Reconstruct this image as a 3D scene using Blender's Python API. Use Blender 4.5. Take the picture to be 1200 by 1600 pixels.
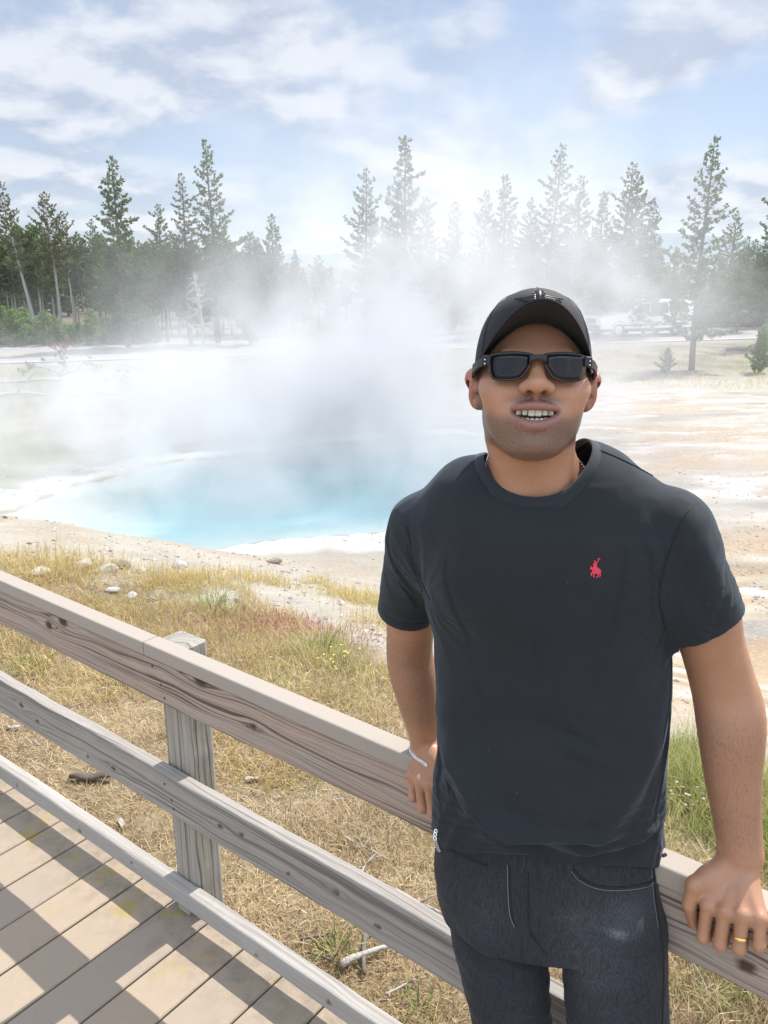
import bpy, math, random
import numpy as np
from mathutils import Vector, Matrix

# ------------------------------------------------------------------ camera, sky, sun, exposure
scene = bpy.context.scene
for o in list(bpy.data.objects):
    bpy.data.objects.remove(o)
CAM_H = 1.78
PITCH = math.radians(16.7)
FPX = 1275.0                                   # focal length in pixels of the 1200 x 1600 photograph
cd = bpy.data.cameras.new('camera')
cam = bpy.data.objects.new('camera', cd)
scene.collection.objects.link(cam)
cam.location = (0, 0, CAM_H)
cam.rotation_euler = (math.pi / 2 - PITCH, 0, 0)
cd.sensor_fit = 'VERTICAL'
cd.sensor_height = 36.0
cd.lens = FPX / 1600 * 36.0
cd.clip_start = 0.05
cd.clip_end = 9000
scene.camera = cam

SUN_AZ, SUN_EL = math.radians(40.2), math.radians(52)
sd = bpy.data.lights.new('sun', 'SUN')
sd.energy = 3.9
sd.angle = math.radians(0.53)
sd.color = (1.0, 0.95, 0.88)
sun = bpy.data.objects.new('sun', sd)
scene.collection.objects.link(sun)
_s = Vector((math.sin(SUN_AZ) * math.cos(SUN_EL), math.cos(SUN_AZ) * math.cos(SUN_EL), math.sin(SUN_EL)))
sun.rotation_euler = _s.to_track_quat('Z', 'Y').to_euler()

vs = scene.view_settings
vs.view_transform = 'Standard'
vs.look = 'None'
vs.gamma = 1.0
vs.use_curve_mapping = False
vs.exposure = 0.84
cy = scene.cycles
cy.use_denoising = True
cy.max_bounces = 8
cy.diffuse_bounces = 4
cy.glossy_bounces = 3
cy.transmission_bounces = 4
cy.volume_bounces = 3
cy.transparent_max_bounces = 12
cy.volume_step_rate = 1.0
cy.volume_max_steps = 256
cy.sample_clamp_indirect = 6.0

world = bpy.data.worlds.new('World')
scene.world = world
world.use_nodes = True


class NT:
    """small helper to write node trees"""
    def __init__(s, tree):
        s.t = tree
        tree.nodes.clear()

    def n(s, typ, **kw):
        nd = s.t.nodes.new(typ)
        for k, v in kw.items():
            setattr(nd, k, v)
        return nd

    def put(s, sock, v):
        if isinstance(v, bpy.types.NodeSocket):
            s.t.links.new(v, sock)
        elif v is not None:
            if sock.type == 'RGBA' and len(v) == 3:
                v = (*v, 1)
            sock.default_value = v

    def m(s, op, a, b=None, c=None, clamp=False):
        nd = s.n('ShaderNodeMath', operation=op, use_clamp=clamp)
        for i, v in enumerate((a, b, c)):
            if v is not None:
                s.put(nd.inputs[i], v)
        return nd.outputs[0]

    def v(s, op, a, b=None, c=None):
        nd = s.n('ShaderNodeVectorMath', operation=op)
        s.put(nd.inputs[0], a)
        if b is not None:
            s.put(nd.inputs[3] if op == 'SCALE' else nd.inputs[1], b)
        if c is not None:
            s.put(nd.inputs[2], c)
        return nd.outputs[1] if op in ('DOT_PRODUCT', 'LENGTH', 'DISTANCE') else nd.outputs[0]

    def xyz(s, x=0.0, y=0.0, z=0.0):
        nd = s.n('ShaderNodeCombineXYZ')
        for i, q in enumerate((x, y, z)):
            s.put(nd.inputs[i], q)
        return nd.outputs[0]

    def sep(s, v):
        nd = s.n('ShaderNodeSeparateXYZ')
        s.put(nd.inputs[0], v)
        return nd.outputs

    def noise(s, vec, scale=5.0, detail=3.0, rough=0.5, dist=0.0, lac=2.0):
        nd = s.n('ShaderNodeTexNoise')
        s.put(nd.inputs['Vector'], vec)
        for k, q in (('Scale', scale), ('Detail', detail), ('Roughness', rough), ('Distortion', dist), ('Lacunarity', lac)):
            s.put(nd.inputs[k], q)
        return nd.outputs[0]

    def ramp(s, f, stops, interp='LINEAR'):
        nd = s.n('ShaderNodeValToRGB')
        cr = nd.color_ramp
        cr.interpolation = interp
        while len(cr.elements) < len(stops):
            cr.elements.new(0.5)
        for e, (p, c) in zip(cr.elements, stops):
            e.position = p
            e.color = (*c, 1) if hasattr(c, '__len__') else (c, c, c, 1)
        s.put(nd.inputs[0], f)
        return nd.outputs[0]

    def rng(s, f, a, b, c=0.0, d=1.0, smooth=False):
        nd = s.n('ShaderNodeMapRange', clamp=True)
        if smooth:
            nd.interpolation_type = 'SMOOTHSTEP'
        for i, q in enumerate((f, a, b, c, d)):
            s.put(nd.inputs[i], q)
        return nd.outputs[0]

    def mix(s, f, a, b, blend='MIX'):
        nd = s.n('ShaderNodeMix', data_type='RGBA', blend_type=blend)
        s.put(nd.inputs[0], f)
        s.put(nd.inputs[6], a)
        s.put(nd.inputs[7], b)
        return nd.outputs[2]

    def attr(s, name):
        return s.n('ShaderNodeAttribute', attribute_name=name).outputs

    def bump(s, h, strength=0.3, dist=0.002):
        nd = s.n('ShaderNodeBump')
        s.put(nd.inputs['Height'], h)
        s.put(nd.inputs['Strength'], strength)
        s.put(nd.inputs['Distance'], dist)
        return nd.outputs[0]

    def bsdf(s, color, rough=0.6, normal=None, **kw):
        nd = s.n('ShaderNodeBsdfPrincipled')
        s.put(nd.inputs['Base Color'], color)
        s.put(nd.inputs['Roughness'], rough)
        if normal is not None:
            s.put(nd.inputs['Normal'], normal)
        for k, q in kw.items():
            s.put(nd.inputs[k.replace('_', ' ')], q)
        o = s.n('ShaderNodeOutputMaterial')
        s.t.links.new(nd.outputs[0], o.inputs[0])
        return nd


def material(name):
    m = bpy.data.materials.new(name)
    m.use_nodes = True
    return m, NT(m.node_tree)


# --- sky: Nishita air with procedural clouds by direction
w = NT(world.node_tree)
sky = w.n('ShaderNodeTexSky', sky_type='NISHITA')
sky.sun_disc = False
sky.sun_elevation = SUN_EL
sky.sun_rotation = SUN_AZ
sky.altitude = 2000
sky.air_density = 1.0
sky.dust_density = 1.6
sky.ozone_density = 1.2
dirv = w.v('NORMALIZE', w.n('ShaderNodeTexCoord').outputs['Generated'])
dx, dy, dz = w.sep(dirv)
inv = w.m('DIVIDE', 1.0, w.m('ADD', w.m('MAXIMUM', dz, 0.0), 0.33))
cp = w.xyz(w.m('MULTIPLY', dx, inv), w.m('MULTIPLY', dy, inv), 0.0)


def sky_blob(az, el, raz, rel, tilt=0.0):
    """a soft patch of the sky about a direction (degrees)"""
    a, e = math.radians(az), math.radians(el)
    c = Vector((math.sin(a) * math.cos(e), math.cos(a) * math.cos(e), math.sin(e)))
    r = Vector((math.cos(a), -math.sin(a), 0))
    u = c.cross(r) * -1
    if u.z < 0:
        u = -u
    t = math.radians(tilt)
    r2, u2 = r * math.cos(t) + u * math.sin(t), u * math.cos(t) - r * math.sin(t)
    p = w.m('DIVIDE', w.v('DOT_PRODUCT', w.v('SUBTRACT', dirv, tuple(c)), tuple(r2)), math.radians(raz))
    q = w.m('DIVIDE', w.v('DOT_PRODUCT', w.v('SUBTRACT', dirv, tuple(c)), tuple(u2)), math.radians(rel))
    rr = w.m('ADD', w.m('MULTIPLY', p, p), w.m('MULTIPLY', q, q))
    return w.m('EXPONENT', w.m('MULTIPLY', rr, -1.0))


n1 = w.noise(cp, 3.4, 8, 0.53, 0.15)
n2 = w.noise(w.v('ADD', cp, (3.1, 1.7, 0.4)), 1.6, 4, 0.5, 0.1)
#SKYBLOBS
blobs = [(-6, 13.5, 8.5, 3.6, 8, .30), (17.5, 12.6, 6.0, 2.0, 22, .55), (-20, 10, 9, 5, 0, .16), (22, 4.5, 9, 2.2, 0, .18),
         (-19, 4.5, 7, 1.5, -8, .16), (2, 6, 12, 2.5, 10, .12), (9.5, 12, 2.2, 5.0, 0, -.30), (20, 7.6, 9, 1.6, 0, -.14), (-12, 7.2, 6, 1.6, 0, -.12), (21, 9, 9, 1.8, 10, -.22)]
bias = None
for az, el, ra, re, tl, amp in blobs:
    b = w.m('MULTIPLY', sky_blob(az, el, ra, re, tl), amp)
    bias = b if bias is None else w.m('ADD', bias, b)
dens = w.m('ADD', w.m('ADD', w.m('MULTIPLY', n1, 0.75), w.m('MULTIPLY', n2, 0.45)), bias)
cover = w.rng(dens, 0.46, 0.86, 0, 1, True)
# thick parts of a cloud are grey underneath, thin edges are bright: density sampled a little higher up
cp2 = w.v('ADD', cp, (0.03, -0.075, 0))
n3 = w.noise(cp2, 3.4, 8, 0.53, 0.15)
lit = w.rng(w.m('SUBTRACT', n3, n1), -0.07, 0.07, 0, 1)
ccol = w.mix(lit, (7.4, 7.5, 7.8), (4.3, 4.8, 5.9))
ccol = w.mix(w.m('MULTIPLY', w.rng(dens, 0.80, 1.15), 0.45), ccol, (5.0, 5.6, 6.8))
clear = w.mix(w.rng(dz, 0.0, 0.30), (5.4, 6.0, 7.0), (4.5, 5.45, 7.0))
base = w.mix(0.55, sky.outputs[0], clear)
colr = w.mix(w.m('MULTIPLY', cover, 0.78), base, ccol)
# the whole sky overhead is boosted, added fill light for the shaded sides
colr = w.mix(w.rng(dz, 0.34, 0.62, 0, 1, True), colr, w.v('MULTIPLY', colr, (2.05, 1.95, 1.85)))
# sky behind the viewer is boosted as well, added fill for the man's face
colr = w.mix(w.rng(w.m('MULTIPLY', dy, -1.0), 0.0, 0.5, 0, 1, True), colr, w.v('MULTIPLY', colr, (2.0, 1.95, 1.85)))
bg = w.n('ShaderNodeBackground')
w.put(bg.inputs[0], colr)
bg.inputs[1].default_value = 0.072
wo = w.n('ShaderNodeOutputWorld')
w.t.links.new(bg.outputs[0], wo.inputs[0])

# ------------------------------------------------------------------ helpers
COL = scene.collection


def tag(o, label=None, category=None, group=None, kind=None):
    for k, v in (('label', label), ('category', category), ('group', group), ('kind', kind)):
        if v:
            o[k] = v
    return o


def empty(name, loc, rz=0.0, **kw):
    o = bpy.data.objects.new(name, None)
    o.empty_display_size = 0.1
    o.location = loc
    o.rotation_euler = (0, 0, rz)
    COL.objects.link(o)
    return tag(o, **kw)


def mesh_data(name, V, F, mat=None, smooth=True, attrs=None, cols=None):
    """V (n,3); F is an (m,3) or (m,4) array or a list of tuples"""
    me = bpy.data.meshes.new(name)
    V = np.asarray(V, dtype=np.float32)
    if isinstance(F, np.ndarray) and F.ndim == 2:
        k = F.shape[1]
        me.vertices.add(len(V))
        me.vertices.foreach_set('co', V.ravel())
        me.loops.add(F.size)
        me.loops.foreach_set('vertex_index', F.astype(np.int32).ravel())
        me.polygons.add(len(F))
        me.polygons.foreach_set('loop_start', np.arange(0, F.size, k, dtype=np.int32))
        me.update(calc_edges=True)
    else:
        me.from_pydata([tuple(map(float, p)) for p in V], [], [tuple(int(i) for i in f) for f in F])
        me.update()
    me.polygons.foreach_set('use_smooth', np.full(len(me.polygons), smooth))
    for k, a in (attrs or {}).items():
        at = me.attributes.new(k, 'FLOAT', 'POINT')
        at.data.foreach_set('value', np.asarray(a, dtype=np.float32))
    for k, a in (cols or {}).items():
        at = me.attributes.new(k, 'FLOAT_COLOR', 'POINT')
        a = np.asarray(a, dtype=np.float32)
        if a.shape[1] == 3:
            a = np.concatenate([a, np.ones((len(a), 1), np.float32)], 1)
        at.data.foreach_set('color', a.ravel())
    if mat is not None:
        me.materials.append(mat)
    me.update()
    return me


def obj(name, me, parent=None, loc=None, rot=None, **kw):
    o = bpy.data.objects.new(name, me)
    COL.objects.link(o)
    if parent is not None:
        o.parent = parent
    if loc is not None:
        o.location = loc
    if rot is not None:
        o.rotation_euler = rot
    return tag(o, **kw)


class MB:
    """collects shapes into one mesh"""
    def __init__(s):
        s.V, s.F, s.n = [], [], 0

    def add(s, V, F):
        V = np.asarray(V, float).reshape(-1, 3)
        s.V.append(V)
        s.F += [tuple(int(i) + s.n for i in f) for f in F]
        s.n += len(V)
        return s

    def box(s, c, size, M=None, bev=0.0):
        x, y, z = (q / 2 for q in size)
        if bev <= 0:
            V = np.array([(a * x, b * y, d * z) for a in (-1, 1) for b in (-1, 1) for d in (-1, 1)])
            F = [(0, 1, 3, 2), (4, 6, 7, 5), (0, 4, 5, 1), (2, 3, 7, 6), (0, 2, 6, 4), (1, 5, 7, 3)]
        else:
            V, F = [], []
            idx = {}
            for a in (-1, 1):
                for b in (-1, 1):
                    for d in (-1, 1):
                        for ax in range(3):
                            p = [a * x, b * y, d * z]
                            for k in range(3):
                                if k != ax:
                                    p[k] -= (a, b, d)[k] * bev
                            idx[(a, b, d, ax)] = len(V)
                            V.append(p)
            for ax in range(3):
                o1, o2 = [k for k in range(3) if k != ax]
                for sg in (-1, 1):
                    f = []
                    for q1, q2 in ((-1, -1), (1, -1), (1, 1), (-1, 1)):
                        k = [0, 0, 0]
                        k[ax], k[o1], k[o2] = sg, q1, q2
                        f.append(idx[(*k, ax)])
                    F.append(tuple(f))
            for ax in range(3):
                o1, o2 = [k for k in range(3) if k != ax]
                for q1 in (-1, 1):
                    for q2 in (-1, 1):
                        k1, k2 = [0, 0, 0], [0, 0, 0]
                        k1[ax], k2[ax] = -1, 1
                        k1[o1] = k2[o1] = q1
                        k1[o2] = k2[o2] = q2
                        F.append((idx[(*k1, o1)], idx[(*k2, o1)], idx[(*k2, o2)], idx[(*k1, o2)]))
            for a in (-1, 1):
                for b in (-1, 1):
                    for d in (-1, 1):
                        F.append(tuple(idx[(a, b, d, ax)] for ax in range(3)))
            V = np.array(V)
        if M is not None:
            V = V @ np.array(M.to_3x3()).T
        return s.add(V + np.array(c), F)

    def tube(s, P, R, k=8, caps=True):
        """tube along points P with radii R"""
        P = np.asarray(P, float)
        R = np.broadcast_to(np.asarray(R, float), (len(P),))
        T = np.gradient(P, axis=0)
        T /= np.linalg.norm(T, axis=1)[:, None] + 1e-12
        up = np.array([0, 0, 1.0]) if abs(T[0][2]) < .9 else np.array([1.0, 0, 0])
        V = []
        for p, t, r in zip(P, T, R):
            a = np.cross(t, up)
            a /= np.linalg.norm(a) + 1e-12
            b = np.cross(t, a)
            up = np.cross(a, t)
            th = np.arange(k) * 2 * math.pi / k
            V.append(p + r * (np.cos(th)[:, None] * a + np.sin(th)[:, None] * b))
        V = np.concatenate(V)
        F = []
        for i in range(len(P) - 1):
            for j in range(k):
                j2 = (j + 1) % k
                F.append((i * k + j, i * k + j2, (i + 1) * k + j2, (i + 1) * k + j))
        if caps:
            F.append(tuple(range(k))[::-1])
            F.append(tuple((len(P) - 1) * k + j for j in range(k)))
        return s.add(V, F)

    def mesh(s, name, mat, smooth=False, **kw):
        me = mesh_data(name, np.concatenate(s.V), s.F, mat, smooth, **kw)
        return me

    def build(s, name, mat, parent=None, smooth=False, **kw):
        return obj(name, s.mesh(name, mat, smooth), parent, **kw)


def _hash(ix, iy, iz, seed):
    h = (ix * 374761393 + iy * 668265263 + iz * 1274126177 + seed * 974634777) & 0xFFFFFFFF
    h = ((h ^ (h >> 13)) * 1274126177) & 0xFFFFFFFF
    return ((h ^ (h >> 16)) & 0xFFFF) / 65535.0


def vnoise(P, seed=0):
    """value noise 0..1 at points P (n,2) or (n,3)"""
    P = np.asarray(P, float)
    if P.shape[1] == 2:
        P = np.concatenate([P, np.zeros((len(P), 1))], 1)
    I = np.floor(P).astype(np.int64)
    f = P - I
    f = f * f * (3 - 2 * f)
    r = 0
    for a in (0, 1):
        for b in (0, 1):
            for c in (0, 1):
                wt = (f[:, 0] if a else 1 - f[:, 0]) * (f[:, 1] if b else 1 - f[:, 1]) * (f[:, 2] if c else 1 - f[:, 2])
                r = r + wt * _hash(I[:, 0] + a, I[:, 1] + b, I[:, 2] + c, seed)
    return r


def fbm(P, scale=1.0, octv=4, seed=0, rough=0.5):
    P = np.asarray(P, float) * scale
    r, a, t = 0, 1.0, 0
    for k in range(octv):
        r = r + a * vnoise(P * 2 ** k + 17.3 * k, seed + k)
        t += a
        a *= rough
    return r / t


def sstep(x, a, b):
    t = np.clip((x - a) / (b - a), 0, 1)
    return t * t * (3 - 2 * t)


# directions of the boardwalk: TD along its railing (towards the right, nearer), ND outwards over the rail
RA = math.radians(127.5)
TD = np.array([math.sin(RA), math.cos(RA), 0.0])
ND = np.array([-TD[1], TD[0], 0.0])


def rail_pt(t, n, z):
    return TD * t + ND * n + np.array([0, 0, z])


# the lie of the land
def ground_z(x, y):
    x, y = np.asarray(x, float), np.asarray(y, float)
    n = x * ND[0] + y * ND[1]
    P = np.stack([x.ravel(), y.ravel()], 1)
    z = -0.42 - 1.43 * sstep(n, 1.0, 8.6) * (0.35 + 0.65 * sstep(n, 0.5, 8.0))
    far = sstep(n, 6, 12)
    z = z + ((fbm(P, 0.9, 4, 3) - 0.5) * 0.10).reshape(z.shape) * (1 - far) * sstep(n, 1.0, 2.0)
    z = z + ((fbm(P, 0.25, 4, 8) - 0.5) * 0.10).reshape(z.shape) * far
    d = np.hypot(x, y)
    z = z + 3.0 * sstep(d, 75, 300)
    z = z + 0.5 * np.exp(-((n - 24) / 4.0) ** 2) * 0.35
    return z


def pix_ray(px, py):
    u, v = px - 600.0, 800.0 - py
    c, s = math.cos(PITCH), math.sin(PITCH)
    return np.array([u, FPX * c + v * s, -FPX * s + v * c])


def ground_at(px, py, zoff=0.0):
    """the spot on the ground seen at a place of the photograph (used to measure the site)"""
    r = pix_ray(px, py)
    r = r / np.linalg.norm(r)
    lo, t = 0.5, 0.5
    while t < 400:
        p = r * t
        if CAM_H + p[2] < float(ground_z(p[0], p[1])) + zoff:
            break
        lo = t
        t *= 1.02
    hi = t
    for _ in range(20):
        m_ = (lo + hi) / 2
        p = r * m_
        if CAM_H + p[2] < float(ground_z(p[0], p[1])) + zoff:
            hi = m_
        else:
            lo = m_
    p = r * hi
    return np.array([p[0], p[1], CAM_H + p[2]])


def plane_at(px, py, z):
    r = pix_ray(px, py)
    t = (z - CAM_H) / r[2]
    return np.array([r[0] * t, r[1] * t, z])


def at_dist(px, py, y):
    """point at forward distance y seen at a pixel"""
    r = pix_ray(px, py)
    t = y / r[1]
    return np.array([r[0] * t, y, CAM_H + r[2] * t])


def inside_poly(P, poly):
    x, y = P[:, 0], P[:, 1]
    r = np.zeros(len(P), bool)
    n = len(poly)
    for i in range(n):
        x0, y0 = poly[i][:2]
        x1, y1 = poly[(i + 1) % n][:2]
        c = ((y0 > y) != (y1 > y)) & (x < (x1 - x0) * (y - y0) / (y1 - y0 + 1e-12) + x0)
        r ^= c
    return r


def poly_dist(P, poly, closed=True):
    """distance of points to the outline"""
    d = np.full(len(P), 1e9)
    n = len(poly)
    for i in range(n if closed else n - 1):
        a = np.array(poly[i][:2])
        b = np.array(poly[(i + 1) % n][:2])
        ab = b - a
        t = np.clip(((P - a) @ ab) / (ab @ ab + 1e-12), 0, 1)
        d = np.minimum(d, np.linalg.norm(P - a - t[:, None] * ab, axis=1))
    return d


def smooth_closed(pts, k=6):
    """Catmull-Rom through points"""
    pts = np.asarray(pts, float)
    n = len(pts)
    out = []
    for i in range(n):
        p0, p1, p2, p3 = pts[(i - 1) % n], pts[i], pts[(i + 1) % n], pts[(i + 2) % n]
        for j in range(k):
            t = j / k
            out.append(0.5 * ((2 * p1) + (-p0 + p2) * t + (2 * p0 - 5 * p1 + 4 * p2 - p3) * t * t + (-p0 + 3 * p1 - 3 * p2 + p3) * t ** 3))
    return np.array(out)
# ------------------------------------------------------------------ ground, spring, road
WZ = -1.86
POOL_PX = [(-260, 846), (-120, 860), (0, 868), (100, 874), (200, 869), (300, 863), (430, 851), (520, 842), (620, 833), (700, 818), (790, 792), (860, 762),
           (880, 732), (845, 704), (780, 688), (700, 681), (600, 690), (500, 696), (420, 708), (330, 716), (262, 722), (205, 736), (150, 752),
           (100, 760), (50, 782), (0, 800), (-90, 812), (-220, 826)]
DEEP_PX = [(215, 846), (330, 853), (430, 845), (530, 836), (620, 826), (720, 805), (800, 775), (830, 735), (780, 706), (700, 698), (560, 704), (430, 716), (330, 727), (260, 745), (205, 790)]
pool = smooth_closed([plane_at(*p, WZ)[:2] for p in POOL_PX], 5)
jit = fbm(pool, 1.3, 3, 21) - 0.5
pool = pool + (pool - pool.mean(0)) / np.linalg.norm(pool - pool.mean(0), axis=1)[:, None] * jit[:, None] * 0.35
deep = smooth_closed([plane_at(*p, WZ)[:2] for p in DEEP_PX], 4)


def pool_drop(P, z):
    box = (P[:, 0] > pool[:, 0].min() - 2) & (P[:, 0] < pool[:, 0].max() + 2) & (P[:, 1] > pool[:, 1].min() - 2) & (P[:, 1] < pool[:, 1].max() + 2)
    z = z.copy()
    idx = np.where(box)[0]
    Q = P[idx]
    ins = inside_poly(Q, pool)
    d = poly_dist(Q, pool)
    zi = z[idx]
    rim = WZ + 0.035 + 0.05 * fbm(Q, 2.2, 3, 5)
    out = np.where(d < 1.6, rim * (1 - sstep(d, .2, 1.6)) + zi * sstep(d, .2, 1.6), zi)
    inn = WZ + 0.02 - 0.10 * sstep(d, 0, 0.5) - 0.9 * sstep(d, .6, 2.5)
    z[idx] = np.where(ins, inn, out)
    return z


def px_zone(pts):
    return smooth_closed([ground_at(*p)[:2] for p in pts], 4)


grow = lambda a, b, s0, f: [a]
xs = list(np.arange(-17, 23.01, 0.125))
st = 0.125
while xs[-1] < 700:
    st *= 1.13
    xs.append(xs[-1] + st)
st = 0.125
while xs[0] > -700:
    st *= 1.13
    xs.insert(0, xs[0] - st)
ys = list(np.arange(-1.0, 26, 0.11))
st = 0.11
while ys[-1] < 1500:
    st *= 1.07
    ys.append(ys[-1] + st)
st = 0.11
while ys[0] > -60:
    st *= 1.3
    ys.insert(0, ys[0] - st)
xs, ys = np.array(xs), np.array(ys)
X, Y = np.meshgrid(xs, ys)
P2 = np.stack([X.ravel(), Y.ravel()], 1)
Z = ground_z(P2[:, 0], P2[:, 1])
Z = pool_drop(P2, Z)
nn = P2 @ ND[:2]
tt = P2 @ TD[:2]

# the road runs across behind the spring
RC0, RC1 = np.array([-17.0, 34.2]), np.array([20.0, 46.6])
rdir = (RC1 - RC0) / np.linalg.norm(RC1 - RC0)
rnor = np.array([-rdir[1], rdir[0]])
RZ = -1.72
rs = (P2 - RC0) @ rnor
rw = sstep(np.abs(rs), 7.5, 4.4)
Z = Z * (1 - rw) + (RZ - 0.03) * rw

# colours of the ground itself
grass_edge = np.array([ground_at(*p)[:2] for p in [(-700, 880), (-300, 884), (0, 888), (150, 893), (260, 912), (330, 935), (400, 955), (480, 985), (560, 1020), (640, 1050), (760, 1080), (900, 1120), (1050, 1165), (1200, 1215), (1600, 1290)]])
# signed side of the edge: nearer than the edge line = grass
ge_t = grass_edge @ TD[:2]
ge_n = grass_edge @ ND[:2]
o_ = np.argsort(ge_t)
edge_n = np.interp(tt, ge_t[o_], ge_n[o_])
nz1 = fbm(P2, 0.9, 5, 31) - 0.5
nz2 = fbm(P2, 4.0, 4, 32) - 0.5
nz3 = fbm(P2, 0.3, 4, 33) - 0.5
g = sstep(edge_n - nn + nz1 * 2.2 + nz2 * 0.9, -0.25, 0.35)          # 1 on the dry grass
C = np.zeros((len(P2), 3))
sinter = np.array([0.50, 0.46, 0.39])
C[:] = sinter
C *= (1 + 0.5 * nz2 + 0.35 * nz1)[:, None]


def blend(mask, col):
    global C
    C = C * (1 - mask[:, None]) + np.array(col) * mask[:, None]


blend(sstep(nz1 + nz2 * .6, 0.06, 0.22) * 0.5, (0.36, 0.29, 0.20))
dpool = poly_dist(P2, pool)
far_m = sstep(P2[:, 1], 17.5, 20.5)
# terraces and runoff to the right of the spring
terr = sstep(P2[:, 0] + 0.12 * (P2[:, 1] - 8) + nz3 * 1.5, 0.8, 2.2) * sstep(nn + nz1, 3.3, 4.3) * (1 - sstep(P2[:, 1] + nz3 * 3, 22.5, 25.0))
SP = np.stack([P2[:, 0] * 0.55, P2[:, 1] * 2.1], 1)
s1 = fbm(SP, 0.8, 5, 41)
s2 = fbm(SP + 0.6 * fbm(P2, .8, 2, 9)[:, None], 2.2, 4, 42)
tcol = np.array([0.50, 0.44, 0.35])[None] * (0.75 + 0.6 * s2[:, None])
m = sstep(s1, 0.47, 0.62)[:, None]
tcol = tcol * (1 - m) + np.array([0.42, 0.30, 0.17]) * (0.8 + 0.5 * s2[:, None]) * m
m = sstep(s2, 0.56, 0.66)[:, None]
tcol = tcol * (1 - m) + np.array([0.68, 0.65, 0.60]) * m
m = (sstep(0.36 - s1, 0.0, 0.06) * 0.8)[:, None]
tcol = tcol * (1 - m) + np.array([0.30, 0.27, 0.24]) * m
m = (sstep(fbm(SP, 0.5, 3, 47), 0.6, 0.68) * 0.7)[:, None]
tcol = tcol * (1 - m) + np.array([0.50, 0.34, 0.18]) * m
C = C * (1 - terr[:, None]) + tcol * terr[:, None]
wet = terr * sstep(s1 + 0.4 * (s2 - .5), 0.42, 0.56)
# algae and orange mats on the left shore
lz = px_zone([(-500, 800), (-500, 650), (-200, 640), (0, 650), (110, 680), (190, 705), (120, 735), (40, 765), (-60, 795), (-200, 812)])
dl = poly_dist(P2, lz)
al = np.where(inside_poly(P2, lz), sstep(dl + nz1, 0, 1.0), 0)
blend(al * 0.85, (0.24, 0.27, 0.10))
ol = px_zone([(-200, 826), (-60, 806), (10, 786), (70, 758), (130, 735), (210, 712), (300, 704), (330, 714), (230, 732), (150, 757), (60, 790), (-40, 815)])
do = poly_dist(P2, ol)
om = np.where(inside_poly(P2, ol), 1.0, sstep(-do + nz2 * .5, -0.35, 0))
blend(om * 0.8, (0.44, 0.31, 0.16))
blend(om * sstep(nz2, 0.02, 0.08), (0.72, 0.70, 0.66))
# a white crust round the rim, bare pale shelf in front
rimm = sstep(-dpool + nz1 * .7 + nz2 * .5, -0.80, -0.25) * (dpool < 2)
blend(rimm * 0.95 * (~inside_poly(P2, pool)), (0.98, 0.97, 0.93))
wet = np.maximum(wet, rimm * .5)
# beyond the spring
gf = sstep(P2[:, 1] + nz3 * 4 - 0.45 * P2[:, 0], 21.5, 25.5)
fc = np.array([0.20, 0.21, 0.085])[None] * (0.8 + nz1[:, None] * 1.2)
fm = sstep(nz1 + nz3, 0.02, 0.16)[:, None]
fc = fc * (1 - fm) + np.array([0.30, 0.25, 0.18]) * fm
C = C * (1 - gf[:, None]) + fc * gf[:, None]
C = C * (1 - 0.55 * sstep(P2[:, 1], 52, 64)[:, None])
# shoulder of the road
sh = sstep(np.abs(rs) + nz1 * .8, 5.0, 4.2)
blend(sh, (0.33, 0.30, 0.26))
# dry grass slope
gc = np.array([0.36, 0.27, 0.145])[None] * (0.9 + 0.9 * nz2[:, None])
e = sstep(nz1, 0.02, 0.2)[:, None]
gc = gc * (1 - e) + np.array([0.27, 0.19, 0.115]) * e
e = (sstep(nz3 + nz2 * .4, 0.08, 0.2) * .55)[:, None]
gc = gc * (1 - e) + np.array([0.20, 0.22, 0.08]) * e
C = C * (1 - g[:, None]) + gc * g[:, None]
pz = ground_at(420, 975)[:2]
blend(0.6 * np.exp(-(((P2 - pz) / np.array([0.55, 0.28])) ** 2).sum(1)) * (nz2 > -0.08), (0.50, 0.26, 0.22))
wet *= (1 - g) * (1 - gf)
Z += (fbm(P2, 6.0, 3, 51) - .5) * 0.022 * (P2[:, 1] < 27)
Z += terr * (s2 - 0.5) * 0.07
nx, ny = len(xs), len(ys)
ii = (np.arange(ny - 1)[:, None] * nx + np.arange(nx - 1)[None]).ravel()
FQ = np.stack([ii, ii + 1, ii + nx + 1, ii + nx], 1)

GM, q = material('ground_soil')
ca = q.attr('paint')
co = q.n('ShaderNodeTexCoord').outputs['Object']
fn = q.noise(co, 22, 6, 0.7)
fn2 = q.noise(co, 70, 4, 0.65)
cc = q.mix(q.rng(fn2, 0.35, 0.65, 0.0, 0.55), ca[0], q.mix(0.55, ca[0], (0.12, 0.09, 0.06)))
cc = q.mix(q.rng(fn, 0.5, 0.75, 0, 0.4), cc, q.mix(0.5, ca[0], (0.80, 0.76, 0.68)))
wt = q.attr('wet')[2]
spark = q.noise(co, 9, 5, 0.7)
wtm = q.m('MULTIPLY', wt, q.rng(spark, 0.42, 0.56))
q.bsdf(cc, q.m('SUBTRACT', 0.92, q.m('MULTIPLY', wtm, 0.68)), q.bump(q.m('ADD', fn, q.m('MULTIPLY', fn2, 0.4)), 0.55, 0.03))
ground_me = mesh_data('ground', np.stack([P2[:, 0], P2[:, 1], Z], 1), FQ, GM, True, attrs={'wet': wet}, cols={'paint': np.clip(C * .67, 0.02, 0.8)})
obj('ground', ground_me, kind='structure')


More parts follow.
